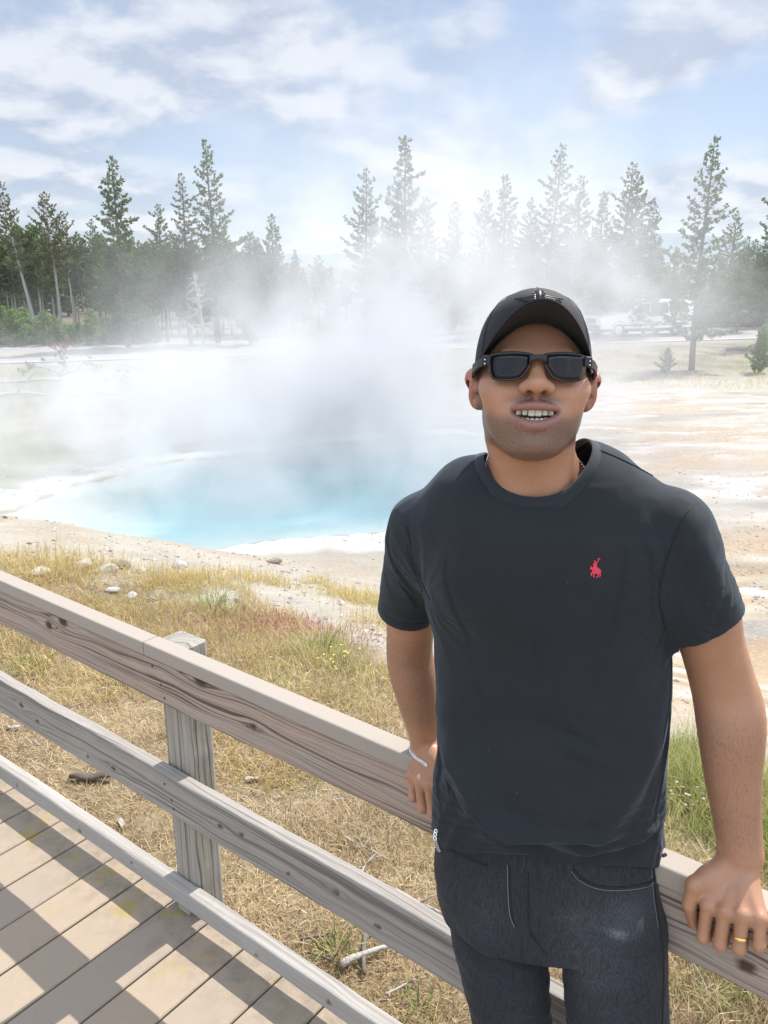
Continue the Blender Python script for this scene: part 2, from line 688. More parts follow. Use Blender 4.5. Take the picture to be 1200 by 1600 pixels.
def gz(x, y):
    """height of the finished ground sheet (bilinear)"""
    x, y = np.atleast_1d(np.asarray(x, float)), np.atleast_1d(np.asarray(y, float))
    i = np.clip(np.searchsorted(xs, x) - 1, 0, nx - 2)
    j = np.clip(np.searchsorted(ys, y) - 1, 0, ny - 2)
    fx = (x - xs[i]) / (xs[i + 1] - xs[i])
    fy = (y - ys[j]) / (ys[j + 1] - ys[j])
    G = Z.reshape(ny, nx)
    return (G[j, i] * (1 - fx) * (1 - fy) + G[j, i + 1] * fx * (1 - fy) + G[j + 1, i] * (1 - fx) * fy + G[j + 1, i + 1] * fx * fy)


# --- water of the spring
x0, x1, y0, y1 = pool[:, 0].min(), pool[:, 0].max(), pool[:, 1].min(), pool[:, 1].max()
wx, wy = np.arange(x0 - .3, x1 + .3, 0.16), np.arange(y0 - .3, y1 + .3, 0.16)
WX, WY = np.meshgrid(wx, wy)
WP = np.stack([WX.ravel(), WY.ravel()], 1)
ins = inside_poly(WP, pool) | (poly_dist(WP, pool) < 0.3)
ii = (np.arange(len(wy) - 1)[:, None] * len(wx) + np.arange(len(wx) - 1)[None]).ravel()
F4 = np.stack([ii, ii + 1, ii + len(wx) + 1, ii + len(wx)], 1)
F4 = F4[ins[F4].all(1)]
dd = poly_dist(WP, deep)
dep = np.where(inside_poly(WP, deep), sstep(dd, -0.2, 1.1) * .75 + .25, 0.25 * sstep(-dd, -1.6, 0))
used = np.unique(F4)
remap = -np.ones(len(WP), int)
remap[used] = np.arange(len(used))
WM, q = material('spring_water')
d = q.attr('depth')[2]
co = q.n('ShaderNodeTexCoord').outputs['Object']
dn = q.m('ADD', d, q.m('MULTIPLY', q.m('SUBTRACT', q.noise(q.v('MULTIPLY', co, (0.6, 1.6, 1)), 1.6, 5, 0.6, 0.6), 0.5), 0.55))
wc = q.ramp(dn, [(0.0, (0.44, 0.46, 0.41)), (0.2, (0.38, 0.46, 0.44)), (0.45, (0.30, 0.44, 0.45)), (0.75, (0.23, 0.41, 0.44)), (1.0, (0.18, 0.375, 0.42))])
rp = q.noise(q.v('MULTIPLY', co, (1.0, 2.2, 1)), 5.5, 4, 0.55, 0.4)
q.bsdf(wc, 0.12, q.bump(rp, 0.35, 0.02), IOR=1.33, Specular_IOR_Level=0.5)
obj('spring_water', mesh_data('spring_water', np.column_stack([WP[used], np.full(len(used), WZ + 0.004)]), remap[F4], WM, True, attrs={'depth': dep[used]}), kind='structure')

# --- the road
def strip(name, off0, off1, z, mat, t0=-260, t1=300, kind='structure'):
    k = np.linspace(t0, t1, 60)
    a = RC0 + rdir * k[:, None] + rnor * off0
    b = RC0 + rdir * k[:, None] + rnor * off1
    V = np.concatenate([np.column_stack([a, np.full(60, z)]), np.column_stack([b, np.full(60, z)])])
    F = [(i, i + 1, 61 + i, 60 + i) for i in range(59)]
    return obj(name, mesh_data(name, V, F, mat, True), kind=kind)


AM, q = material('pale_asphalt')
co = q.n('ShaderNodeTexCoord').outputs['Object']
q.bsdf(q.mix(q.noise(co, 3, 6, 0.7), (0.19, 0.185, 0.18), (0.27, 0.26, 0.25)), 0.85, q.bump(q.noise(co, 60, 3), 0.3, 0.01))
LM, q = material('road_paint')
co = q.n('ShaderNodeTexCoord').outputs['Object']
q.bsdf(q.mix(q.noise(co, 8, 5, 0.7), (0.55, 0.54, 0.5), (0.78, 0.77, 0.72)), 0.7)
strip('road', -3.5, 3.5, RZ, AM)
strip('road_marking', -3.2, -3.08, RZ + .004, LM)
strip('road_marking', 3.08, 3.2, RZ + .004, LM)
YM, q = material('road_paint_yellow')
co = q.n('ShaderNodeTexCoord').outputs['Object']
q.bsdf(q.mix(q.noise(co, 8, 5, 0.7), (0.50, 0.33, 0.07), (0.62, 0.42, 0.10)), 0.7)
strip('road_marking', -0.16, -0.06, RZ + .004, YM)
strip('road_marking', 0.06, 0.16, RZ + .004, YM)

# --- far wooded hills
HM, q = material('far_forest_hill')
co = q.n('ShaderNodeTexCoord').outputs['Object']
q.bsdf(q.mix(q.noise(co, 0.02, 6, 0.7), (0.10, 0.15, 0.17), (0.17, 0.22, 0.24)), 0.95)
k = np.linspace(-2600, 2600, 200)
ridge = 8 + 62 * fbm(np.stack([k / 900, k * 0], 1), 1, 4, 77) + 45 * np.exp(-((k - 760) / 300) ** 2)
ridge += 5 * fbm(np.stack([k / 30, k * 0], 1), 1, 3, 78)
rows = []
for f, yy in ((0.0, 1500), (0.45, 1800), (0.8, 2100), (1.0, 2300), (0.6, 2800)):
    rows.append(np.column_stack([k, np.full(200, yy) + 60 * np.sin(k / 300), ridge * f - 4]))
V = np.concatenate(rows)
F = [(r * 200 + i, r * 200 + i + 1, (r + 1) * 200 + i + 1, (r + 1) * 200 + i) for r in range(4) for i in range(199)]
obj('hills', mesh_data('hills', V, F, HM, True), kind='structure')

# ------------------------------------------------------------------ wood
def wood_mat(name, light, mid, dark, freq=1.0, warm=None, contrast=0.6, rough=0.85):
    m_, q = material(name)
    gu, gv, kn = q.attr('gu')[2], q.attr('gv')[2], q.attr('knot')[2]
    low = q.noise(q.xyz(q.m('MULTIPLY', gu, 1.1), q.m('MULTIPLY', gv, 7.0), 0.3), 1.0, 3, 0.5)
    gvd = q.m('ADD', gv, q.m('MULTIPLY', q.m('SUBTRACT', low, 0.5), 0.08))
    band = q.noise(q.xyz(q.m('MULTIPLY', gu, 0.9), q.m('MULTIPLY', gvd, 105 * freq), 3.3), 1.0, 3.0, 0.6)
    fine = q.noise(q.xyz(q.m('MULTIPLY', gu, 9.0), q.m('MULTIPLY', gvd, 620), 1.0), 1.0, 3, 0.65)
    blot = q.noise(q.xyz(q.m('MULTIPLY', gu, 4.0), q.m('MULTIPLY', gv, 16), 7.0), 1.0, 4, 0.6)
    c = q.ramp(band, [(0.36, dark), (0.44, mid), (0.56, light), (0.70, mid)])
    c = q.mix(1 - contrast, c, mid)
    if warm is not None:
        c = q.mix(q.rng(blot, 0.42, 0.66, 0, 0.75), c, q.mix(q.rng(band, 0.35, 0.5), dark, warm))
    c = q.mix(q.rng(fine, 0.35, 0.65, 0.0, 0.55), c, q.mix(0.5, c, dark))
    c = q.mix(q.rng(blot, 0.55, 0.8, 0, 0.35), c, tuple(x * 1.25 for x in light))
    c = q.mix(q.rng(kn, 0.25, 0.8), c, (dark[0] * 0.8, dark[1] * 0.6, dark[2] * 0.45))
    c = q.mix(q.rng(kn, 0.93, 1.0, 0, 0.9), c, (0.03, 0.022, 0.018))
    h = q.m('ADD', q.m('ADD', band, q.m('MULTIPLY', fine, 0.5)), q.m('MULTIPLY', kn, -0.6))
    q.bsdf(c, rough, q.bump(h, 0.7, 0.003))
    return m_


TOPW = wood_mat('weathered_brown_pine', (0.42, 0.35, 0.29), (0.28, 0.225, 0.185), (0.075, 0.058, 0.048), 1.6, (0.40, 0.28, 0.21), 0.95)
MIDW = wood_mat('weathered_grey_pine', (0.38, 0.35, 0.315), (0.255, 0.23, 0.205), (0.10, 0.085, 0.075), 0.9, None, 0.75)
CURBW = wood_mat('weathered_silver_pine', (0.42, 0.39, 0.355), (0.33, 0.305, 0.275), (0.18, 0.16, 0.14), 0.6, None, 0.5)
POSTW = wood_mat('weathered_split_post', (0.40, 0.37, 0.33), (0.30, 0.27, 0.235), (0.10, 0.085, 0.07), 1.5, (0.30, 0.28, 0.20), 1.0)
CAPM, q = material('tan_composite_board')
co = q.n('ShaderNodeTexCoord').outputs['Object']
nz = q.noise(co, 40, 5, 0.7)
q.bsdf(q.mix(q.noise(co, 350, 3, 0.7), q.mix(nz, (0.265, 0.22, 0.175), (0.31, 0.262, 0.215)), (0.35, 0.31, 0.27)), 0.7, q.bump(q.noise(co, 500, 3), 0.35, 0.001))


def wood_beam(name, mat, parent, A, U, W, H, L, w, h, knots=(), seed=0, r=0.004, du=0.012, wob=0.0025, grain=True, **kw):
    """a plank: A start corner, U along, W width direction (inwards from the front face), H height direction"""
    A, U, W, H = (np.array(v_, float) for v_ in (A, U, W, H))
    prof = []                                     # (w, h) round the section, front face first
    nf = max(3, int(h / 0.012))
    nt = max(2, int(w / 0.012))
    prof += [(0, r + (h - 2 * r) * i / nf) for i in range(nf + 1)]
    prof += [(r * .3, h - r * .3)]
    prof += [(r + (w - 2 * r) * i / nt, h) for i in range(nt + 1)]
    prof += [(w - r * .3, h - r * .3)]
    prof += [(w, h - r - (h - 2 * r) * i / nf) for i in range(nf + 1)]
    prof += [(w - r * .3, r * .3)]
    prof += [(w - r - (w - 2 * r) * i / nt, 0) for i in range(nt + 1)]
    prof += [(r * .3, r * .3)]
    prof = np.array(prof)
    per = np.concatenate([[0], np.cumsum(np.linalg.norm(np.diff(prof, axis=0), axis=1))])
    nu = max(2, int(L / du))
    us = np.linspace(0, L, nu + 1)
    K = len(prof)
    UU = np.repeat(us, K)
    PW = np.tile(prof[:, 0], nu + 1)
    PH = np.tile(prof[:, 1], nu + 1)
    GV = np.tile(per, nu + 1)
    # slight warp along the length and worn edges
    wz = (fbm(np.stack([UU * 1.3, UU * 0], 1), 1, 3, seed) - .5) * 2 * wob
    we = (fbm(np.stack([UU * 9, UU * 0 + 5], 1), 1, 3, seed + 5) - .5) * 2 * wob
    wn = (fbm(np.stack([UU * 1.1, UU * 0 + 9], 1), 1, 2, seed + 3) - .5) * 2 * wob
    top = PH > h * 0.9
    PH2 = PH + wz + np.where(top, we, np.where(PH < h * .1, -we[::-1], 0))
    PW2 = PW + wn
    kn = np.zeros(len(UU))
    gv = GV.copy()
    for (ku, kv, kr) in knots:
        du_, dv_ = UU - ku, GV - kv
        gv -= np.sign(dv_) * kr * 1.3 * np.exp(-(du_ / (4.5 * kr)) ** 2) * np.exp(-np.abs(dv_) / (2.2 * kr)) * np.minimum(1, np.abs(dv_) / (kr * .5))
        kn = np.maximum(kn, np.exp(-((du_ / (1.35 * kr)) ** 2 + (dv_ / kr) ** 2) ** 1.5))
    V = A + UU[:, None] * U + PW2[:, None] * W + PH2[:, None] * H
    i = (np.arange(nu)[:, None] * K + np.arange(K)[None]).ravel()
    j = np.arange(K)
    j2 = (j + 1) % K
    F = []
    for a in range(nu):
        F.append(np.stack([a * K + j, a * K + j2, (a + 1) * K + j2, (a + 1) * K + j], 1))
    F = [tuple(f) for f in np.concatenate(F)]
    F.append(tuple(range(K))[::-1])
    F.append(tuple(nu * K + q_ for q_ in range(K)))
    me = mesh_data(name, V, F, mat, False, attrs={'gu': UU + seed * 3.1, 'gv': gv + seed * 0.77, 'knot': kn})
    
    return obj(name, me, parent, **kw)


# --- boardwalk deck (composite planks with open joints)
DECKM, q = material('composite_deck_plank')
co = q.n('ShaderNodeTexCoord').outputs['Object']
bt = q.attr('board')[2]
nz = q.noise(co, 30, 5, 0.7)
base_ = q.mix(q.noise(co, 260, 4, 0.75), (0.25, 0.19, 0.135), (0.41, 0.32, 0.225))
base_ = q.mix(q.rng(nz, 0.35, 0.7, 0, 0.35), base_, (0.24, 0.205, 0.175))
base_ = q.mix(q.m('MULTIPLY', bt, 0.35), base_, (0.23, 0.20, 0.175))
edge_ = q.attr('outer')[2]
base_ = q.mix(q.m('MULTIPLY', edge_, q.rng(q.noise(co, 17, 5, 0.7), 0.45, 0.65, 0, 0.55)), base_, (0.15, 0.13, 0.09))
base_ = q.mix(q.m('MULTIPLY', edge_, q.rng(q.noise(co, 9, 4, 0.7), 0.56, 0.66, 0, 0.85)), base_, (0.30, 0.23, 0.045))
q.bsdf(base_, 0.8, q.bump(q.noise(co, 420, 3, 0.7), 0.6, 0.0012))
V, F, brd, outer = [], [], [], []
pitch_, gap_ = 0.1475, 0.0055
t_joint = -1.69 - 0.0
k0 = -34
rr_ = random.Random(4)
for k in range(k0, 22):
    ta, tb = t_joint + k * pitch_ + gap_ / 2, t_joint + (k + 1) * pitch_ - gap_ / 2
    tone = rr_.random()
    nend = 1.212 + rr_.uniform(-.002, .002)
    dz_ = rr_.uniform(-.0008, .0008)
    bev = 0.003
    sec = [(ta, -.025), (ta, dz_ - bev), (ta + bev, dz_), (tb - bev, dz_), (tb, dz_ - bev), (tb, -.025)]
    nsv = [-3.2, -2, -1, 0, 0.6, 0.9, 1.0, 1.05, 1.1, 1.15, 1.19, nend]
    b0 = len(V)
    for nv in nsv:
        for (t_, z_) in sec:
            V.append(rail_pt(t_, nv, z_))
            brd.append(tone)
            outer.append(float(sstep(nv, 0.93, 1.12)))
    S = len(sec)
    for i in range(len(nsv) - 1):
        for j in range(S):
            j2 = (j + 1) % S
            F.append((b0 + i * S + j, b0 + i * S + j2, b0 + (i + 1) * S + j2, b0 + (i + 1) * S + j))
    F.append(tuple(b0 + j for j in range(S))[::-1])
    F.append(tuple(b0 + (len(nsv) - 1) * S + j for j in range(S)))
boardwalk = obj('boardwalk', mesh_data('boardwalk', np.array(V), F, DECKM, False, attrs={'board': brd, 'outer': outer}), kind='structure')
jb = MB()
Mrot = Matrix((tuple(TD), tuple(ND), (0, 0, 1))).transposed()
for nj in (-2.6, -1.6, -0.6, 0.4, 1.17):
    jb.box(rail_pt(-2, nj, -.13), (7.9, .04, .2), Mrot)
jb.build('joist', MIDW, boardwalk)

# --- railing
railing = empty('wooden_railing', tuple(rail_pt(-1.62, 1.23, 0)), label='weathered wooden railing with tan cap board running along the boardwalk edge', category='railing')


def rail_part(fn_, *a, **kw):
    o = fn_(*a, **kw)
    o.parent = railing
    o.matrix_parent_inverse = Matrix.Translation(-Vector(railing.location))
    return o


T0, T1 = -6.3, 2.9
rl = lambda name, mat, n0, z0, w_, h_, knots, seed, t0=T0, t1=T1, **kw: rail_part(wood_beam, name, mat, None, rail_pt(t0, n0, z0), TD, ND, (0, 0, 1), t1 - t0, w_, h_, [(a - t0, b - z0, c) for a, b, c in knots], seed, **kw)
rl('top_rail', TOPW, 1.152, 0.690, 0.038, 0.122, [(-2.13, .765, .016), (-1.60, .775, .006), (-1.27, .745, .011), (-0.62, .755, .012), (-0.17, .732, .014), (-2.05, .80, .02), (-1.45, .81, .022), (-3.1, .74, .014), (.6, .75, .014)], 3, label='brown streaked upper rail board')
rl('cap_rail', CAPM, 1.146, 0.8135, 0.049, 0.0385, [], 5, t1=-1.6665, wob=.0006)
rl('cap_rail', CAPM, 1.146, 0.8135, 0.049, 0.0385, [], 6, t0=-1.6635, wob=.0006)
rl('middle_rail', MIDW, 1.150, 0.347, 0.037, 0.126, [(-2.36, .42, .012), (-2.27, .395, .009), (-2.0, .375, .008), (-1.87, .385, .010), (-1.78, .40, .006), (-1.41, .405, .010), (-1.33, .42, .009), (-1.17, .38, .006), (-1.02, .41, .009), (-.9, .385, .009)], 11, wob=.004, label='grey middle rail board')
rl('lower_rail', CURBW, 1.150, 0.047, 0.041, 0.061, [(-2.47, .07, .008), (-2.1, .06, .009), (-1.83, .075, .007), (-1.3, .06, .007), (-1.05, .07, .009), (-1.55, .13, .006)], 17, wob=.003, r=.006, label='low grey kerb rail board')
for tp, zt in ((-3.86, .835), (-1.675, .835), (0.52, .85), (2.4, .848)):
    rail_part(wood_beam, 'post', POSTW, None, rail_pt(tp, 1.194, -0.75), (0, 0, 1), ND, -TD * -1, zt + .75, .085, .108, [], 23 + int(tp * 3), r=.012, wob=.0035)
    rail_part(lambda: (lambda b: b.build('spacer_block', MIDW))(MB().box(rail_pt(tp + .05, 1.180, .024), (.05, .018, .044), Mrot, .003)))
nb = MB()
NAILM, q = material('rusty_nail')
q.bsdf((0.06, 0.045, 0.04), 0.5, Metallic=0.6)
for tp in (-3.86, -1.66, .54):
    for (dt_, zz, nf_) in ((.02, .79, 1.152), (.05, .745, 1.152), (.06, .71, 1.152), (.03, .44, 1.15), (.055, .40, 1.15), (.06, .375, 1.15)):
        nb = MB()
        nb.tube([rail_pt(tp + dt_, nf_ - .0015, zz), rail_pt(tp + dt_, nf_ + .01, zz)], .0042, 10)
        rail_part(lambda: nb.build('nail', NAILM))
# ------------------------------------------------------------------ the person
def pxn(px, py, D):
    """point on the upright plane n = D (parallel to the railing) seen at a place of the photograph"""
    r = pix_ray(px, py)
    t = D / (r @ ND)
    return r * t + np.array([0, 0, CAM_H])


class Field:
    """a signed distance field on a grid, meshed as one continuous surface"""
    def __init__(s, lo, hi, h):
        s.lo, s.h = np.array(lo, float), h
        s.n = np.ceil((np.array(hi) - s.lo) / h).astype(int) + 1
        s.D = np.full(s.n, 0.05, np.float32)

    def region(s, lo, hi):
        a = np.clip(np.floor((np.array(lo) - s.lo) / s.h).astype(int), 0, s.n)
        b = np.clip(np.ceil((np.array(hi) - s.lo) / s.h).astype(int) + 1, 0, s.n)
        sl = tuple(slice(i, j) for i, j in zip(a, b))
        ax = [s.lo[k] + s.h * np.arange(a[k], b[k]) for k in range(3)]
        return sl, ax

    def apply(s, f, lo, hi, k=0.01, mode='add', M=None):
        """f(x, y, z) -> distance, on the box lo..hi grown by k. M: (R, o, scale), f is written in that frame"""
        g = k + 2.5 * s.h
        lo, hi = np.array(lo, float) - g, np.array(hi, float) + g
        if M is not None:
            R, o, sc = M
            cs = (np.array([[a, b, c] for a in (lo[0], hi[0]) for b in (lo[1], hi[1]) for c in (lo[2], hi[2])]) * sc) @ R.T + o
            wl, wh = cs.min(0), cs.max(0)
        else:
            wl, wh = lo, hi
        sl, ax = s.region(wl, wh)
        if 0 in s.D[sl].shape:
            return
        x, y, z = np.meshgrid(*ax, indexing='ij')
        if M is not None:
            Q = (np.stack([x, y, z], -1) - o) @ R / sc
            x, y, z = Q[..., 0], Q[..., 1], Q[..., 2]
        d = f(x, y, z)
        if M is not None:
            d = d * M[2].min()
        a = s.D[sl]
        if mode == 'add':
            hh = np.clip(0.5 + 0.5 * (a - d) / k, 0, 1)
            s.D[sl] = a * (1 - hh) + d * hh - k * hh * (1 - hh)
        else:
            hh = np.clip(0.5 - 0.5 * (a + d) / k, 0, 1)
            s.D[sl] = a * (1 - hh) - d * hh + k * hh * (1 - hh)

    def capsule(s, a, b, ra, rb, k=0.01, mode='add', M=None, flat=None):
        a, b = np.array(a, float), np.array(b, float)
        ab = b - a
        L2 = ab @ ab + 1e-12
        rm = max(ra, rb)

        def f(x, y, z):
            px, py, pz = x - a[0], y - a[1], z - a[2]
            t = np.clip((px * ab[0] + py * ab[1] + pz * ab[2]) / L2, 0, 1)
            qx, qy, qz = px - t * ab[0], py - t * ab[1], pz - t * ab[2]
            if flat is not None:                      # squash: (direction, factor)
                fd, ff = flat
                c = qx * fd[0] + qy * fd[1] + qz * fd[2]
                e = (ff - 1) * c
                qx, qy, qz = qx + e * fd[0], qy + e * fd[1], qz + e * fd[2]
            return np.sqrt(qx * qx + qy * qy + qz * qz) - (ra + (rb - ra) * t)
        s.apply(f, np.minimum(a, b) - rm, np.maximum(a, b) + rm, k, mode, M)

    def ell(s, c, r, k=0.01, mode='add', M=None, rot=None):
        c, r = np.array(c, float), np.array(r, float)
        Q = None if rot is None else np.array(Matrix.Rotation(math.radians(rot[0]), 3, rot[1]))

        def f(x, y, z):
            p = [x - c[0], y - c[1], z - c[2]]
            if Q is not None:
                p = [Q[0, i] * p[0] + Q[1, i] * p[1] + Q[2, i] * p[2] for i in range(3)]
            k0 = np.sqrt(sum((p[i] / r[i]) ** 2 for i in range(3)))
            k1 = np.sqrt(sum((p[i] / r[i] ** 2) ** 2 for i in range(3))) + 1e-9
            return k0 * (k0 - 1) / k1
        rr = r.max() if Q is not None else r
        s.apply(f, c - rr, c + rr, k, mode, M)

    def mesh(s):
        """naive surface nets"""
        D, h = s.D, s.h
        ins = D < 0
        c = ins[:-1, :-1, :-1].astype(np.int8)
        cnt = np.zeros_like(c)
        for i in (0, 1):
            for j in (0, 1):
                for k in (0, 1):
                    cnt += ins[i:D.shape[0] - 1 + i, j:D.shape[1] - 1 + j, k:D.shape[2] - 1 + k]
        cells = np.argwhere((cnt > 0) & (cnt < 8))
        idx = -np.ones(cnt.shape, np.int32)
        idx[tuple(cells.T)] = np.arange(len(cells))
        acc = np.zeros((len(cells), 3))
        num = np.zeros(len(cells))
        cor = [(i, j, k) for i in (0, 1) for j in (0, 1) for k in (0, 1)]
        vals = {q: D[tuple((cells + q).T)] for q in cor}
        for a in cor:
            for ax in range(3):
                if a[ax] == 0:
                    b = tuple(a[m_] + (m_ == ax) for m_ in range(3))
                    va, vb = vals[a], vals[b]
                    cr = (va < 0) != (vb < 0)
                    t = np.where(cr, va / (va - vb + 1e-20), 0)
                    p = np.array(a)[None] + np.zeros((len(cells), 3))
                    p[:, ax] = t
                    acc += p * cr[:, None]
                    num += cr
        V = (cells + acc / num[:, None]) * h + s.lo
        F = []
        for ax in range(3):
            o1, o2 = (ax + 1) % 3, (ax + 2) % 3
            sl0, sl1 = [slice(None)] * 3, [slice(None)] * 3
            sl0[ax], sl1[ax] = slice(0, -1), slice(1, None)
            A, B = ins[tuple(sl0)], ins[tuple(sl1)]
            e = np.argwhere(A != B)
            e = e[(e[:, o1] > 0) & (e[:, o2] > 0) & (e[:, o1] < D.shape[o1] - 1) & (e[:, o2] < D.shape[o2] - 1)]
            d1, d2 = np.zeros(3, int), np.zeros(3, int)
            d1[o1], d2[o2] = 1, 1
            q4 = [idx[tuple((e - w_).T)] for w_ in (d1 + d2, d2, 0 * d1, d1)]
            f = np.stack(q4, 1)
            fl = ~A[tuple(e.T)]
            f[fl] = f[fl][:, ::-1]
            F.append(f)
        F = np.concatenate(F)
        F = F[(F >= 0).all(1)]
        return V, F


def vert_normals(V, F):
    a, b, c, d = (V[F[:, i]] for i in range(4))
    n = np.cross(c - a, d - b)
    N = np.zeros_like(V)
    for i in range(4):
        np.add.at(N, F[:, i], n)
    return N / (np.linalg.norm(N, axis=1)[:, None] + 1e-12)


def relax(V, F, it=2, lam=0.5, mask=None):
    """Laplacian smoothing"""
    e = np.concatenate([F[:, [0, 1]], F[:, [1, 2]], F[:, [2, 3]], F[:, [3, 0]]])
    for k in range(it):
        S = np.zeros_like(V)
        n = np.zeros(len(V))
        for ax in range(3):
            S[:, ax] = np.bincount(e[:, 0], V[e[:, 1], ax], len(V)) + np.bincount(e[:, 1], V[e[:, 0], ax], len(V))
        n = np.bincount(e[:, 0], minlength=len(V)) + np.bincount(e[:, 1], minlength=len(V))
        W_ = V + lam * (S / np.maximum(n, 1)[:, None] - V)
        V = W_ if mask is None else np.where(mask[:, None], W_, V)
    return V


def spline(ctrl, n):
    """Catmull-Rom through control rows, n samples per span"""
    P = np.array(ctrl, float)
    P = np.concatenate([[2 * P[0] - P[1]], P, [2 * P[-1] - P[-2]]])
    out = []
    for i in range(1, len(P) - 2):
        for j in range(n):
            t = j / n
            p0, p1, p2, p3 = P[i - 1:i + 3]
            out.append(0.5 * (2 * p1 + (p2 - p0) * t + (2 * p0 - 5 * p1 + 4 * p2 - p3) * t * t + (-p0 + 3 * p1 - 3 * p2 + p3) * t ** 3))
    out.append(P[-2])
    return np.array(out)


# head frame: x to its left (picture right), y to the back, z up; tilted back a little and turned to the camera
HS = np.array([1.045, 1.045, .935])
HR = np.array(Matrix.Rotation(math.radians(-7), 3, 'Z') @ Matrix.Rotation(math.radians(-13), 3, 'X'))
eye_w = at_dist(839, 574, 1.065)
HO = eye_w - HR @ (np.array([0, -0.083, 0.020]) * HS)
HM_ = (HR, HO, HS)
hp = lambda x, y, z: HR @ (np.array([x, y, z]) * HS) + HO       # head frame -> world

# arms (picture left = his right arm)
A = dict(
    sR=at_dist(646, 818, 1.285), eR=at_dist(640, 1022, 1.415), wR=pxn(666, 1168, 1.185),
    sL=at_dist(1062, 815, 1.14), eL=at_dist(1132, 1080, 1.135), wL=pxn(1158, 1345, 1.185))
print('arm lengths', [round(float(np.linalg.norm(A[a] - A[b])), 3) for a, b in (('sR', 'eR'), ('eR', 'wR'), ('sL', 'eL'), ('eL', 'wL'))], A)

SEE = 0.0021
B = Field((-0.10, 0.88, 0.66), (0.74, 1.55, 1.80), SEE)

# torso under the shirt, simple; neck
nb_ = hp(0, 0.035, -0.06)                         # where the neck meets the skull
nb2 = at_dist(836, 772, 1.197)                      # pit of the neck, axis
chest = at_dist(860, 900, 1.19)
belly = at_dist(858, 1180, 1.19)
B.ell(chest + np.array([0, .01, 0]), (.15, .080, .15), .02)
B.ell(belly, (.14, .095, .22), .04)
B.capsule(at_dist(700, 800, 1.25), at_dist(1020, 800, 1.19), .036, .036, .04)
B.capsule(nb_, nb2 + np.array([0, .0, 0.0]), .0600, .0665, .02)
B.capsule(nb2, nb2 + np.array([-.10, .05, -.045]), .05, .035, .05)
B.capsule(nb2, nb2 + np.array([.11, -.0, -.045]), .05, .035, .05)
# collar bones and throat
for sx in (-1, 1):
    B.capsule(nb2 + np.array([sx * .02, -.062, -.035]), nb2 + np.array([sx * .09, -.04, -.02]), .007, .007, .02)
    B.capsule(hp(sx * .044, .015, -.08), nb2 + np.array([sx * .018, -.058, -.035]), .010, .008, .03)

# --- arms
def limb(F_, pts, k=0.012):
    """pts: rows x y z r, smooth tapered limb"""
    S = spline(pts, 6)
    for a, b in zip(S[:-1], S[1:]):
        F_.capsule(a[:3], b[:3], a[3], b[3], k)


def lerp(a, b, t):
    return np.array(a) * (1 - t) + np.array(b) * t


row = lambda p, r: [*p, r]
sR, eR, wR, sL, eL, wL = (A[k] for k in ('sR', 'eR', 'wR', 'sL', 'eL', 'wL'))
limb(B, [row(sR + np.array([.006, .01, -.012]), .044), row(lerp(sR, eR, .4), .047), row(lerp(sR, eR, .78) + np.array([0, 0, 0]), .0395), row(eR, .0385),
         row(lerp(eR, wR, .25), .0395), row(lerp(eR, wR, .6), .032), row(lerp(eR, wR, .88), .0245), row(wR, .0235)])
limb(B, [row(sL + np.array([-.012, .018, -.012]), .042), row(lerp(sL, eL, .4) + np.array([-.003, 0, 0]), .046), row(lerp(sL, eL, .78), .0425), row(eL, .0425),
         row(lerp(eL, wL, .22) + np.array([.002, -.004, 0]), .0435), row(lerp(eL, wL, .5), .0375), row(lerp(eL, wL, .8), .0300), row(wL, .0275)])
# biceps, elbow crease relief
B.ell(lerp(sL, eL, .52) + np.array([0, -.018, 0]), (.035, .03, .06), .03)
B.ell(lerp(sR, eR, .52) + np.array([.006, -.006, 0]), (.032, .028, .06), .03)
B.ell(lerp(eL, wL, .2) + np.array([.018, 0, .0]), (.024, .026, .06), .03)

# --- hands
def hand(F_, wrist, mcps, pips, dips, tips, thumb, r=(.0103, .0097, .0088, .0078), back=None):
    bk = back / np.linalg.norm(back)
    for i in range(4):
        # metacarpals inside one broad palm
        a = lerp(wrist, mcps[i], .12)
        F_.capsule(a - bk * .003, mcps[i] - bk * .004, .0150, .0118, .014)
        if i < 3:
            F_.capsule(lerp(wrist, (mcps[i] + mcps[i + 1]) / 2, .25) - bk * .006, (mcps[i] + mcps[i + 1]) / 2 - bk * .007, .0135, .0098, .012)
            F_.capsule(lerp(wrist, (mcps[i] + mcps[i + 1]) / 2, .3) - bk * .014, (mcps[i] + mcps[i + 1]) / 2 - bk * .014, .011, .009, .012)
        F_.ell(mcps[i] + bk * .0015, (.0098, .0098, .0098), .007)
        # tendon
        F_.capsule(lerp(wrist, mcps[i], .35) + bk * .0095, lerp(wrist, mcps[i], .85) + bk * .0060, .0022, .0028, .007)
        sc = (1.0, 1.03, 1.0, .88)[i]
        F_.capsule(mcps[i], pips[i], r[0] * sc, r[1] * sc, .0035)
        F_.ell(pips[i] + (pips[i] - (mcps[i] + dips[i]) / 2) * .06, (r[1] * sc * 1.06,) * 3, .004)
        F_.capsule(pips[i], dips[i], r[1] * sc, r[2] * sc, .0022)
        F_.capsule(dips[i], tips[i], r[2] * sc, r[3] * sc, .0022)
    F_.capsule(wrist, lerp(wrist, thumb[0], .6), .018, .016, .016)
    F_.capsule(lerp(wrist, thumb[0], .3), thumb[0], .0165, .0130, .014)
    F_.capsule(thumb[0], thumb[1], .0125, .0108, .005)
    F_.capsule(thumb[1], thumb[2], .0108, .0085, .003)
    # web between thumb and index
    F_.capsule(lerp(wrist, thumb[0], .75), lerp(wrist, mcps[0], .72), .010, .011, .016)


zc = lambda p, dn, dz: p + ND * dn + np.array([0, 0, dz])
